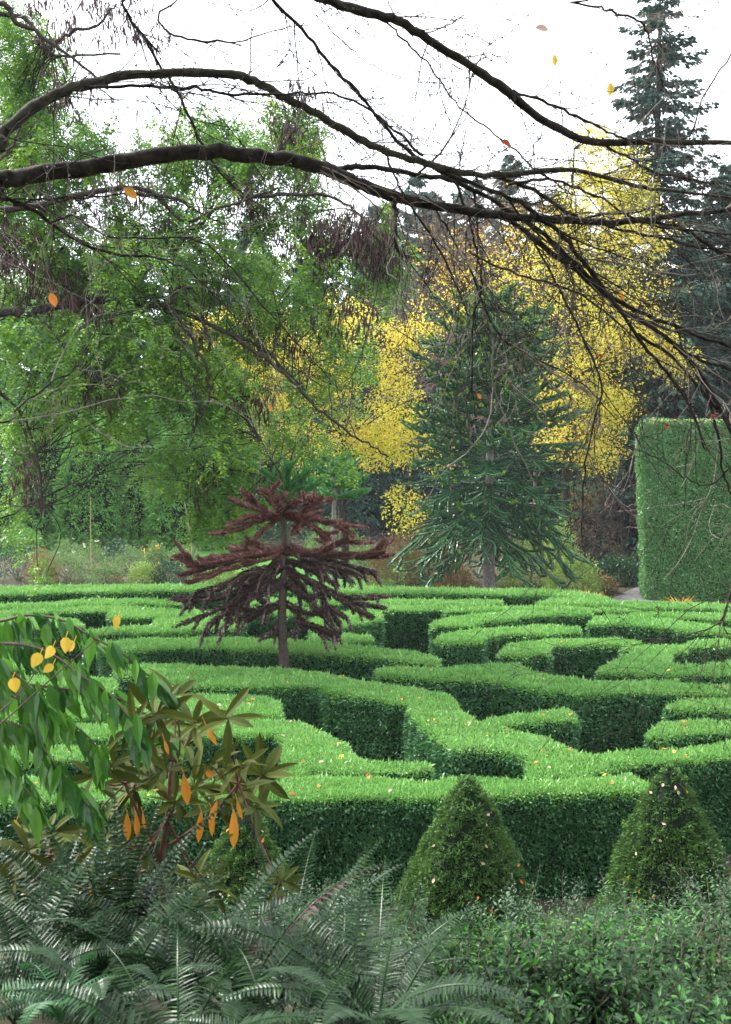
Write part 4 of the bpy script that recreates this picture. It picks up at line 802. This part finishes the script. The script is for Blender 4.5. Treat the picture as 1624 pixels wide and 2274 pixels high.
    for k, (pts, d0, d1, att) in enumerate(Ls):
        P = np.array(pts, float); n = max(14, len(P) * 5); u = np.linspace(0, 1, len(P)); D = d0 + (d1 - d0) * u; X = at(P[:, 0], P[:, 1], D); R = P[:, 2] / sc(D)
        if att: X = np.vstack([[tx, ty, att - .5 if att < 7.5 else att], (np.array([tx, ty, att]) + X[0]) / 2 + [0, 0, .25], X]); R = np.r_[R[0] * 1.6, R[0] * 1.25, R]
        s = spline(np.c_[X, R], n); s[:, :3] += r.normal(0, .0035, (n, 3)); a = Acc(); rr = np.maximum((.85 if k in (0, 2, 4) else .62) * s[:, 3] * (1 + r.normal(0, .04, n)), .0018)
        tube(a, s[:, :3], rr, 10 if R[0] > .02 else 6, 0, .05)
        br = _part(a, 'branch', M['bark_dark'] if k not in (2, 28, 29) else M['bark_moss'], root, True)
        # spur knots and twigs growing from this limb (its sub-part)
        m = int(4 + 1.25 * len(P)) + (8 if k in (7, 10, 0, 1, 2, 11, 12, 13, 15, 16, 17) else 0); tw = Acc(); vis = s[(s[:, 0] > -3)]
        if len(vis) < 4: continue
        tg = unit(np.gradient(vis[:, :3], axis=0))
        def twig(p, d, L, rad, lv):
            nn = 9; q = [p]; dd = d
            for i in range(nn - 1):
                dd = unit(dd + r.normal(0, .17, 3) * [1, .7, 1] + [0, 0, -.035 if lv else .0]); q.append(q[-1] + dd * L / (nn - 1))
            q = np.array(q); tube(tw, q, np.linspace(rad, max(.0009, rad * .4), nn), 4)
            if lv > 0:
                for j in range(r.integers(1, 4)):
                    i = r.integers(2, nn - 1); dv = unit(q[i] - q[i - 1]); twig(q[i], unit(dv + r.normal(0, .55, 3) * [1, .6, 1]), L * r.uniform(.35, .65), rad * .6, lv - 1)
            else:                     # buds along the last twigs
                for i in range(2, nn, 2):
                    quads(tw, np.repeat(q[i][None], 2, 0), rdir(2, r), rdir(2, r), .012, .006, 0)
        for j in range(m):
            i = r.integers(1, len(vis) - 1); p = vis[i, :3]; d = unit(tg[i] * .8 + r.normal(0, .5, 3) * [1, .5, 1] + [0, 0, -.12 if p[2] < 7.2 else 0])
            big_ = k in (0, 1, 7, 10, 11, 12, 13, 15) and r.random() < .15; twig(p, d, r.uniform(.55, .95) if big_ else r.uniform(.3, 1.0) * (.8 if p[2] > 7.3 else 1), .006 if big_ else min(.0032, vis[i, 3] * .3), 3 if big_ else 2 if r.random() < .6 else 1)
        if tw.n: _part(tw, 'twigs', M['bark_dark'] if k % 5 else M['twig_pale'], br, True)
    for (px, py, D, s_, m_, ang) in [(290, 428, 4.4, 34, 'amber', .6), (1356, 198, 4.5, 26, 'leaf_yellow', 1.5), (1205, 62, 4.4, 30, 'leaf_pink', 0), (1232, 133, 4.4, 22, 'leaf_yellow', 1.4), (1125, 317, 4.6, 24, 'leaf_red', .4), (118, 665, 4.4, 30, 'leaf_orange', 1.2), (1380, 658, 5.2, 24, 'amber', 1), (600, 905, 4.6, 14, 'leaf_orange', 1), (1480, 945, 5.3, 16, 'leaf_red', 1), (1588, 925, 5.3, 16, 'leaf_red', .6), (1065, 880, 5.0, 14, 'leaf_orange', .8), (1335, 790, 5.1, 14, 'leaf_red', .2)]:
        a = Acc(); p = at(px, py, D); L = s_ / sc(D); d = np.array([math.cos(ang), 0, -math.sin(ang)]); blades(a, [p - d * L / 2], np.array([d]), np.array([[.2, -1, .3]]), L, L * .62, 0, (.2, .8, 1, .8, .05), .3, .25); tube(a, [p - d * L * .5, p - d * L * .8 + [0, 0, .01]], [.001, .001], 4); _part(a, 'leaf', M[m_], root)
overhang()

# ------------------------------------------------------------------ fallen leaves
LP = []
r = np.random.default_rng(601)
for (poly, z), wgt in zip(HEDGES, [1] * len(HEDGES)):
    D = poly[:, 1].mean(); lo, hi = poly.min(0), poly.max(0); q = r.uniform(lo, hi, (4000, 2)); q = q[inside(q, poly)]
    if len(q) == 0: continue
    q = q[edgedist(q, poly)[0] > .06]; ar = len(q) / 4000 * (hi - lo).prod(); n = int(ar * (3.2 if D < 19 else .5 if D < 26 else .1)); LP += [(x, y, z + .045) for x, y in q[:n]]
protos = []
def fallen(p, m_, nm, lb, cat, grp, size, tilt=None):
    a = Acc(); d = unit(np.array([[r.normal(), r.normal(), .15]])); nn = np.array([[r.normal(0, .3), -.3 + r.normal(0, .3), 1.]]) if tilt is None else np.array([tilt]) + r.normal(0, .3, (1, 3))
    if tilt is not None: d = unit(np.cross(nn, rdir(1, r)))
    blades(a, np.zeros((1, 3)) - d * size / 2, d, nn, size, size * r.uniform(.5, .75), 0, (.15, .8, 1, .7, .05), r.uniform(.2, .6), r.uniform(-.3, .5)); tube(a, [-d[0] * size * .5, -d[0] * size * .75 + [0, 0, .01]], .0015, 4)
    me = a.build(nm, M[m_]); me.location = p; return tag(me, lb, cat, grp)
vis = [p for p in LP if abs(p[0] / p[1]) < .4]
r.shuffle(vis)
cols = [('leaf_orange', 'small orange leaf fallen on top of the maze hedges'), ('leaf_yellow', 'small yellow leaf fallen on top of the maze hedges'), ('leaf_pink', 'small pale brown leaf fallen on top of the maze hedges'), ('leaf_red', 'small dark red-brown leaf fallen on top of the maze hedges')]
for p in vis[:190]:
    m_, lb = cols[r.choice(4, p=[.4, .15, .25, .2])]; fallen(p, m_, 'fallen_leaf', lb, 'fallen leaf', m_.replace('leaf_', '').replace('pink', 'pale brown') + ' leaves on the hedge tops', r.uniform(.05, .10))
fallen(tuple(at(757, 1683, (6.25 - 1.58) * F / 683)), 'leaf_yellow', 'fallen_leaf', 'largest bright yellow leaf on the hedge that bends toward the viewer left of centre', 'fallen leaf', None, .13)
fallen(tuple(at(1521, 1678, (6.25 - 1.58) * F / 678)), 'amber', 'fallen_leaf', 'amber leaf standing out on the hedge band behind the right topiary cone', 'fallen leaf', None, .12)
fallen(tuple(at(1150, 1762, (6.25 - 1.56) * F / 762)), 'leaf_pink', 'fallen_leaf', 'big pale leaf on the edge of the nearest hedge right of the middle cone', 'fallen leaf', None, .13)
for ci, (apex, D, bz, Hh, rad) in enumerate(CONES):
    nm = ['middle', 'right', 'left'][ci]
    for k in range(13):
        t = r.uniform(.3, .93); th = -math.pi / 2 + r.uniform(-1.2, 1.2); q = float(rad(np.array([t]), np.array([th]))[0]) + .02
        p = (apex[0] + q * math.cos(th), D + q * math.sin(th), bz + t * Hh); m_ = ['leaf_pink', 'leaf_orange', 'leaf_pink'][k % 3]
        fallen(p, m_, 'fallen_leaf', ('pale pinkish' if k % 3 != 1 else 'orange') + ' leaf caught on the side of the %s topiary cone' % nm, 'fallen leaf', ('pale' if k % 3 != 1 else 'orange') + ' leaves caught on the %s cone' % nm, r.uniform(.035, .065), (math.cos(th), math.sin(th), .5))
for k in range(26):
    x0 = atz(1434, 1336, 0)[0]; p = (x0 + r.uniform(-.1, 6), 41 + r.uniform(0, .5), 7.5); fallen(p, 'leaf_orange', 'fallen_leaf', 'orange leaf lying along the top of the tall clipped hedge at right', 'fallen leaf', 'leaves on the tall hedge top', .16)
# ------------------------------------------------------------------ ferns
def frond(root, p0, az, L, lean, curl, mat, r, W=.09, npair=30, blend=.0):
    "one fern frond: arching rachis with paired narrow pinnae"
    n = npair; u = np.linspace(0, 1, n + 4); o = np.array([math.cos(az), math.sin(az), 0])
    ang = lean + curl * u ** 1.6; dx = np.cos(ang); dz = np.sin(ang); st = L / (n + 3)
    pts = np.array(p0) + o * np.r_[0, np.cumsum(dx[:-1])][:, None] * st + np.array([0, 0, 1.]) * np.r_[0, np.cumsum(dz[:-1])][:, None] * st
    a = Acc(); tube(a, pts, np.linspace(.0045, .001, len(pts)), 4)
    t = unit(np.gradient(pts, axis=0)); lat = np.array([-o[1], o[0], 0.]); nrm = unit(np.cross(t, lat)); nrm = np.where(nrm[:, 2:3] < 0, -nrm, nrm)
    tw = r.normal(0, .35); lat = unit(lat * math.cos(tw) + nrm.mean(0) * math.sin(tw))
    prof = np.sin(np.clip((u - .08) / .92, 0, 1) ** .62 * math.pi) ** .75 * (1 - .25 * u)
    i = np.arange(3, n + 3); 
    for sd in (-1, 1):
        d = unit(lat * sd + t[i] * .28 + nrm[i] * r.uniform(-.05, .3) + r.normal(0, .07, (len(i), 3))); Lp = W * (prof[i] + .05) * r.uniform(.9, 1.08, len(i))
        blades(a, pts[i], d, nrm[i] + t[i] * .5, Lp, L / n * .72, 0, (.9, 1, .6, .03), .18, r.uniform(.1, .35))
    return _part(a, 'frond', mat, root)
def fern(label, px, py, D, nf, L, seed, mats=('fern',), az0=None, spread=6.28, lean=(.9, 1.35), curl=(-1.9, -.9), W=.09, name='sword_fern'):
    r = np.random.default_rng(seed); c = at(px, py, D); gz = float(ground(c[0], D)); c[2] = max(gz, min(c[2], gz + .05)); root = thing(name, label, 'fern', tuple(c), 'sword ferns in the foreground')
    for k in range(nf):
        az = (az0 if az0 is not None else 0) + (k + r.random()) / nf * spread; m_ = mats[k % len(mats)]
        frond(root, c + r.normal(0, .03, 3) * [1, 1, .2], az, L * r.uniform(.75, 1.1), r.uniform(*lean), r.uniform(*curl), M[m_], r, W * r.uniform(.85, 1.15), 34)
    return root
def gpy(px, D):      # photo row where the slope lies at distance D
    x = (px - CX) / F * D; z = float(ground(x, D)); return z
FE = [(60, 3.5, 18, .85, 'fern at far left with upright narrow fronds', (1.2, 1.5), (-.9, -.3)), (230, 3.4, 17, .85, 'fern of tall near-vertical silvery fronds below the orange rhododendron leaves', (1.2, 1.52), (-.9, -.3)), (400, 3.1, 17, .80, 'dark fern between the silvery upright fern and the brown frond', (.9, 1.4), (-1.8, -.8)),
      (620, 3.5, 18, .85, 'fern with long fronds arching right below the left topiary cone', (.75, 1.2), (-1.3, -.6)), (760, 3.0, 17, .75, 'large fern spreading at the bottom centre of the view', (.7, 1.2), (-1.6, -.8)), (850, 3.5, 15, .72, 'fern whose fronds lean right toward the middle topiary cone', (.7, 1.15), (-1.3, -.6)),
      (520, 2.75, 16, .7, 'nearest dark fern at the bottom edge, left of centre', (.7, 1.3), (-1.8, -.9)), (200, 2.75, 15, .62, 'nearest fern at the bottom left corner', (.7, 1.3), (-1.8, -.9)), (820, 2.6, 14, .6, 'nearest fern at the bottom edge right of centre', (.7, 1.2), (-1.7, -.9)), (20, 2.9, 14, .65, 'low fern at the left edge of the bottom', (.8, 1.3), (-1.7, -.8)), (380, 2.35, 14, .5, 'low fern cut by the bottom edge, left of centre', (.7, 1.1), (-1.7, -.9)), (640, 2.35, 14, .5, 'low fern cut by the bottom edge at centre', (.7, 1.1), (-1.7, -.9))]
for i, (px, D, nf, L, lb, ln, cu) in enumerate(FE):
    x = (px - CX) / F * D; z = float(ground(x, D)); r_ = np.random.default_rng(700 + i); c = np.array([x, D, z]); root = thing('sword_fern', lb, 'fern', tuple(c), 'sword ferns in the foreground')
    nf = int(nf * .78)
    for k in range(nf):
        az = (k + r_.random()) / nf * 6.28; frond(root, c + r_.normal(0, .03, 3) * [1, 1, .2], az, L * .90 * r_.uniform(.75, 1.12), r_.uniform(*ln), r_.uniform(*cu), M['fern'], r_, .066 * r_.uniform(.85, 1.2), 44)
    if i == 4: c2 = at(330, 2230, 3.0); 
rb = np.random.default_rng(777)
c = np.array([(500 - CX) / F * 2.9, 2.9, float(ground(0, 2.9)) + .02]); root = thing('dying_fern', 'withered pinkish brown fern frond arching over the green ferns', 'fern', tuple(c))
frond(root, c, .55, .72, 1.0, -1.15, M['fern_brown'], rb, .07, 30); frond(root, c, 1.2, .5, 1.1, -1.5, M['fern_brown'], rb, .06, 26)
c = np.array([(110 - CX) / F * 2.5, 2.5, float(ground(0, 2.5)) + .1]); root = thing('small_fern', 'small bright green soft fern at the bottom left edge', 'fern', tuple(c))
for k in range(6): frond(root, c, k * 1.05 + .3, .26, 1.15, -2.3, M['fern_light'], rb, .05, 26)

# ------------------------------------------------------------------ small-leaved shrubs at bottom right
def stemplant(name, label, px, D, nst, hgt, seed, mat, grp, leafL=(.025, .042), spread=.5, nl=40, newm=None, W=.42):
    r = np.random.default_rng(seed); x = (px - CX) / F * D; c = np.array([x, D, float(ground(x, D))]); root = thing(name, label, 'shrub', tuple(c), grp); st = Acc(); lf = Acc(); nw = lf
    for k in range(nst):
        th = r.uniform(0, 6.28); q = r.random() ** .5; d = unit(np.array([math.cos(th) * q * .8, math.sin(th) * q * .8, 1])); L = hgt * r.uniform(.6, 1.08); p0 = c + np.array([math.cos(th), math.sin(th), 0]) * q * spread * .6
        n = 12; pts = [p0]; dd = d
        for i in range(n - 1): dd = unit(dd + r.normal(0, .1, 3) + [0, 0, .02]); pts.append(pts[-1] + dd * L / (n - 1))
        pts = np.array(pts); tube(st, pts, np.linspace(.004, .0012, n), 4); s = spline(pts, nl); t = unit(np.gradient(s, axis=0)); i = np.arange(int(nl * .18), nl)
        for sd in (0, 1):
            ph = i * 1.57 + sd * math.pi + r.normal(0, .3, len(i)); a_ = unit(np.cross(t[i], [.1, .2, .9])); b_ = np.cross(t[i], a_); o = np.cos(ph)[:, None] * a_ + np.sin(ph)[:, None] * b_
            d3 = unit(o + t[i] * .5 + r.normal(0, .2, o.shape)); LL = r.uniform(*leafL, len(i)) * np.where(i > nl - 5, .7, 1); young = (i > nl - 7) & (newm is not None and r.random() < .4)
            p3 = s[i] + o * r.uniform(0, .05, len(i))[:, None]
            for sel, ac in ((~young, lf), (young, nw)):
                if sel.any(): blades(ac, p3[sel], d3[sel], unit(t[i][sel] + [0, 0, .7] + r.normal(0, .25, (sel.sum(), 3))), LL[sel], LL[sel] * W, 1 if ac is nw and sel is young else 0, (.1, .95, .8, .03), .3, .2)
    _part(st, 'stems', M['twig_brown'], root, True); _part(lf, 'foliage', [M[mat], M[newm or mat]], root)
PR = [(940, 4.4, .62, 'glossy small-leaved shrub below the middle topiary cone'), (1120, 4.9, .72, 'small-leaved shrub between the middle and right cones, with bright new shoots'), (1310, 4.6, .72, 'small-leaved shrub in front of the left foot of the right topiary cone'), (1480, 4.9, .85, 'small-leaved shrub covering the foot of the right topiary cone'), (1640, 4.6, .95, 'small-leaved shrub rising at the right edge of the picture'),
      (1040, 3.7, .5, 'shiny small-leaved shrub right of the leaning fern fronds'), (1230, 3.6, .55, 'shiny small-leaved shrub in the middle of the bottom right mass'), (1420, 3.6, .6, 'shiny small-leaved shrub toward the bottom right, in front of the right cone'), (1600, 3.5, .62, 'shiny small-leaved shrub in the bottom right corner'),
      (1120, 2.95, .42, 'lowest small-leaved shrub at the bottom edge beside the ferns'), (1330, 2.9, .45, 'low small-leaved shrub at the bottom edge between two others'), (1530, 2.9, .45, 'low small-leaved shrub at the bottom edge near the right corner'), (780, 5.4, .6, 'small-leaved shrub peeking between the ferns and the nearest hedge'), (1250, 6.0, .7, 'small-leaved shrub farther down the slope below the dark hedge front')]
for i, (px, D, h_, lb) in enumerate(PR): stemplant('small_leaved_shrub', lb, px, D, 56, h_ * (.40 if D > 4 else .52), 800 + i, 'privet', 'small-leaved shrubs at the bottom right', (.024, .042), .55, 30, 'privet_new')

# ------------------------------------------------------------------ rhododendron with olive leaves and hanging amber leaves
def rhodo():
    r = np.random.default_rng(901); D = 3.9; x = (330 - CX) / F * D; base = np.array([x, D, float(ground(x, D))])
    root = thing('rhododendron', 'rhododendron with whorls of olive green leaves and hanging amber-orange old leaves', 'shrub', tuple(base))
    wh = [(390, 1545, 46), (300, 1610, 46), (345, 1590, 50), (430, 1610, 44), (507, 1598, 48), (410, 1660, 46), (330, 1660, 44), (340, 1680, 40), (470, 1700, 40), (250, 1700, 42), (215, 1725, 48), (300, 1740, 46), (290, 1760, 40), (370, 1710, 40), (430, 1740, 50), (515, 1760, 48), (580, 1725, 48), (470, 1790, 44), (560, 1790, 44), (390, 1780, 38), (110, 1850, 46), (140, 1880, 44), (60, 1890, 44), (220, 1880, 40), (300, 1880, 42), (440, 1960, 40), (470, 1975, 36), (160, 1960, 44), (90, 1950, 40), (240, 1990, 36), (620, 1960, 30), (335, 1620, 44), (30, 1960, 40), (540, 1700, 40)]
    st = Acc(); fk = at(372, 1905, D); b1 = at(355, 1920, D)
    def cane(pts, r0, r1): P = np.array([at(a, b, d) for a, b, d in pts]); tube(st, spline(P, 18), np.linspace(r0, r1, 18), 7, 0, .04)
    tube(st, spline([base - [0, 0, .1], base + (b1 - base) * .5 + [.03, 0, 0], b1], 10), .012, 7)
    cane([(355, 1920, D), (372, 1820, D), (380, 1720, D), (388, 1690, D)], .012, .009); cane([(355, 1920, D), (340, 1870, D), (300, 1790, D), (278, 1740, D - .1)], .008, .005); cane([(372, 1880, D), (430, 1840, D), (480, 1800, D), (530, 1740, D)], .007, .004); cane([(380, 1720, D), (400, 1660, D), (392, 1560, D)], .006, .003)
    cane([(330, 1900, D), (240, 1860, D), (225, 1800, D), (260, 1760, D), (290, 1730, D)], .005, .003); cane([(355, 1920, D), (250, 1960, D + .1), (130, 1960, D), (110, 1870, D)], .008, .004)
    for k, (wx, wy, s_) in enumerate(wh):
        dd = D + r.uniform(-.3, .3); c = at(wx, wy, dd); n = r.integers(7, 11); th = np.arange(n) * 6.28 / n + r.random(); ax = unit(np.array([r.normal(0, .35), -.5 + r.normal(0, .3), .85]))
        a_ = unit(np.cross(ax, [1, 0, .1])); b_ = np.cross(ax, a_); o = np.cos(th)[:, None] * a_ + np.sin(th)[:, None] * b_; el = r.uniform(-.25, .75, n)[:, None]
        d = unit(o + ax * el); L = r.uniform(1.5, 2.1, n) * s_ / sc(dd); a = Acc(); blades(a, np.repeat(c[None], n, 0) + r.normal(0, .006, (n, 3)), d, ax + r.normal(0, .3, (n, 3)), L, L * r.uniform(.2, .29, n), 0, (.12, .6, .95, 1, .75, .05), .35, r.uniform(-.1, .55, n)); _part(a, 'leaf_whorl', M['rhodo'], root)
        nx = [at(388, 1690, D), at(530, 1740, D), at(278, 1740, D), at(372, 1820, D), at(110, 1900, D)]; e = nx[int(np.argmin([np.linalg.norm(q - c) for q in nx]))]; tube(st, spline([e, (e + c) / 2 + [0, 0, -.02], c], 8), np.linspace(.005, .003, 8), 5)
    _part(st, 'stems', solid('rhodo_stem', (.09, .035, .025), (.16, .08, .06), 20, .7, .5), root, True)
    for (px, py, h_, w_, lean_) in [(408, 1755, 74, 24, .12), (283, 1838, 66, 20, 0), (302, 1835, 60, 16, .05), (318, 1825, 40, 10, .1), (447, 1840, 78, 20, -.1), (470, 1830, 68, 15, 0), (482, 1810, 62, 18, -.3), (519, 1842, 88, 24, .02), (527, 1800, 50, 14, .2), (155, 1976, 40, 18, 1.3), (200, 2000, 60, 18, .1), (455, 1635, 60, 14, .5), (456, 1722, 26, 20, 1.2), (130, 2050, 60, 14, .2), (365, 1660, 36, 10, .3)]:
        dd = D - .25 + r.uniform(-.1, .1); p = at(px, py - h_ / 2, dd); a = Acc(); L = h_ / sc(dd); blades(a, [p], unit(np.array([[lean_, r.normal(0, .1), -1]])), np.array([[r.normal(0, .3), -1, .1]]), L, w_ * .9 / sc(dd), 0, (.12, .6, .95, 1, .7, .05), .25, .05); tube(a, [p, p + [-.01, .01, .02]], .0015, 4); _part(a, 'old_leaf', M['amber'], root)
rhodo()

# ------------------------------------------------------------------ arching shrub with drooping pointed leaves at left
def arching():
    r = np.random.default_rng(951); tx = (-420 - CX) / F * 4.2; base = np.array([tx, 4.2, float(ground(tx, 4.2))])
    root = thing('arching_shrub', 'shrub of arching branches with drooping pointed green leaves at left', 'shrub', tuple(base))
    br = [([(-420, 1560), (-150, 1400), (0, 1380), (60, 1366), (140, 1378), (200, 1412), (270, 1450), (330, 1500), (372, 1535)], 3.8), ([(-300, 1500), (-100, 1440), (30, 1430), (110, 1450), (180, 1500), (240, 1540), (290, 1600), (310, 1650)], 3.6), ([(-300, 1560), (-60, 1510), (60, 1520), (150, 1530), (250, 1545), (330, 1590), (390, 1640)], 3.9),
        ([(-300, 1640), (-80, 1560), (0, 1600), (60, 1620), (110, 1680), (150, 1740), (200, 1790)], 3.5), ([(-300, 1720), (-80, 1620), (-10, 1660), (40, 1730), (80, 1780)], 3.3), ([(-300, 1600), (-60, 1530), (60, 1560), (130, 1590), (200, 1640), (250, 1720)], 3.7), ([(-300, 1480), (-80, 1400), (30, 1400), (90, 1430), (160, 1470), (200, 1510)], 4.0), ([(-300, 1640), (-60, 1480), (20, 1490), (80, 1540), (110, 1600)], 3.5), ([(100, 1680), (150, 1730), (190, 1770), (215, 1800)], 3.6)]
    for P, D in br:
        pts = spline(np.array([at(x, y, D + (.3 if x < -200 else 0)) for x, y in P]), 40); a = Acc(); st = base + [0, 0, .0]
        if P[0][0] < 0: pts = np.vstack([spline([st, (st + pts[0]) / 2 + [-.1, 0, .25], pts[0]], 10)[:-1], pts])
        tube(a, pts, np.linspace(.009, .002, len(pts)), 5); b_ = _part(a, 'branch', M['twig_brown'], root, True)
        v = pts[pts[:, 0] > (-80 - CX) / F * D]; t = unit(np.gradient(v, axis=0)); n = len(v) * 2; i = r.integers(0, len(v), n); sd = r.choice([-1, 1], n)
        lat = unit(np.cross(t[i], [0, 0, 1])); p = v[i] + r.normal(0, .012, (n, 3)); d = unit(lat * sd[:, None] * .45 + t[i] * .35 + [0, 0, -.95] + r.normal(0, .18, (n, 3))); L = r.uniform(.085, .15, n)
        nn = unit(lat * sd[:, None] * .7 + [0, -.6, .4] + r.normal(0, .35, (n, 3))); a = Acc(); blades(a, p, d, nn, L, L * .33, 0, (.1, .8, 1, .7, .28, .02), .3, r.uniform(-.1, .35, n)); _part(a, 'leaves', M['shoot'], b_)
    # straight crossing twig with heart-shaped yellow leaves
    for P in ([(-100, 1690), (10, 1600), (100, 1520), (180, 1450), (262, 1375)], [(-100, 1640), (0, 1580), (60, 1520), (110, 1450), (160, 1430)], [(-100, 1760), (0, 1720), (50, 1685)]):
        a = Acc(); pts = spline(np.array([at(x, y, 3.35) for x, y in P]), 16); pts = np.vstack([[base], pts]); tube(a, pts, np.linspace(.004, .001, len(pts)), 4); _part(a, 'branch', M['twig_brown'], root, True)
    for (px, py, s_, an) in [(262, 1383, 24, 0), (146, 1432, 28, .1), (165, 1440, 26, -.3), (118, 1453, 28, .15), (90, 1468, 28, -.1), (118, 1490, 22, -.6), (28, 1522, 28, 0), (37, 1838, 28, .2)]:
        a = Acc(); D = 3.3 + r.uniform(-.05, .05); c = at(px, py - s_ / 2 - 2, D); L = s_ * 1.25 / sc(D); blades(a, [c], unit(np.array([[math.sin(an) + r.normal(0, .4), r.normal(0, .4), -1]])), np.array([[r.normal(0, .5), -1, .3]]), L, L * r.uniform(.6, .8), 0, (.45, .95, 1, .82, .5, .03), r.uniform(.1, .4), r.uniform(0, .3)); tube(a, [c, c + [.006, .01, .02]], .0012, 4); _part(a, 'yellow_leaf', M['leaf_yellow'], root)
arching()
# undergrowth that closes the slope between the ferns and the nearest hedge
for i, (px, D, h_, lb) in enumerate([(120, 5.2, .75, 'dark leafy undergrowth behind the ferns at left'), (330, 5.6, .6, 'dark leafy undergrowth under the rhododendron'), (520, 5.4, .5, 'dark leafy undergrowth at the foot of the left cone'), (-40, 4.4, .8, 'dark leafy undergrowth at the left edge'), (650, 4.6, .42, 'dark leafy undergrowth between the fern fronds'), (1680, 9.0, .8, 'dark leafy undergrowth at the right edge below the nearest hedge'), (1250, 9.6, .62, 'dark leafy undergrowth between the middle and right cones'), (830, 9.6, .6, 'dark leafy undergrowth left of the middle cone'), (720, 8.4, .45, 'dark leafy undergrowth below the dark front of the nearest hedge'), (1400, 9.8, .55, 'dark leafy undergrowth before the right cone')]):
    stemplant('undergrowth_shrub', lb, px, D, 40, h_, 980 + i, 'darkleaf', 'undergrowth on the slope', (.03, .06), .7, 26)

# unseen evergreens added behind the viewpoint to shade the slope and near hedge
conifer('large unseen evergreen tree added behind the viewpoint to shade the slope', 0, 1, 1, 6.6, 1201, n=46, low=.24, dens=.7, leafL=(.4, .8), pos=(-4.0, -4.5, 18))
conifer('second large unseen evergreen tree added behind the viewpoint to shade the slope', 0, 1, 1, 6.6, 1202, n=46, low=.24, dens=.7, leafL=(.4, .8), pos=(4.8, -4.2, 18))

# ------------------------------------------------------------------ air
hz = Acc(); box(hz, (0, 45, 19), (420, 330, 42)); hb = hz.build('haze', [], None); tag(hb, kind='stuff')
hm = bpy.data.materials.new('haze'); hm.use_nodes = True; t = hm.node_tree; t.nodes.clear(); o = t.nodes.new('ShaderNodeOutputMaterial'); v = t.nodes.new('ShaderNodeVolumePrincipled')
v.inputs['Color'].default_value = (.86, .92, 1, 1); v.inputs['Density'].default_value = .0003; t.links.new(v.outputs[0], o.inputs['Volume']); hb.data.materials.append(hm)
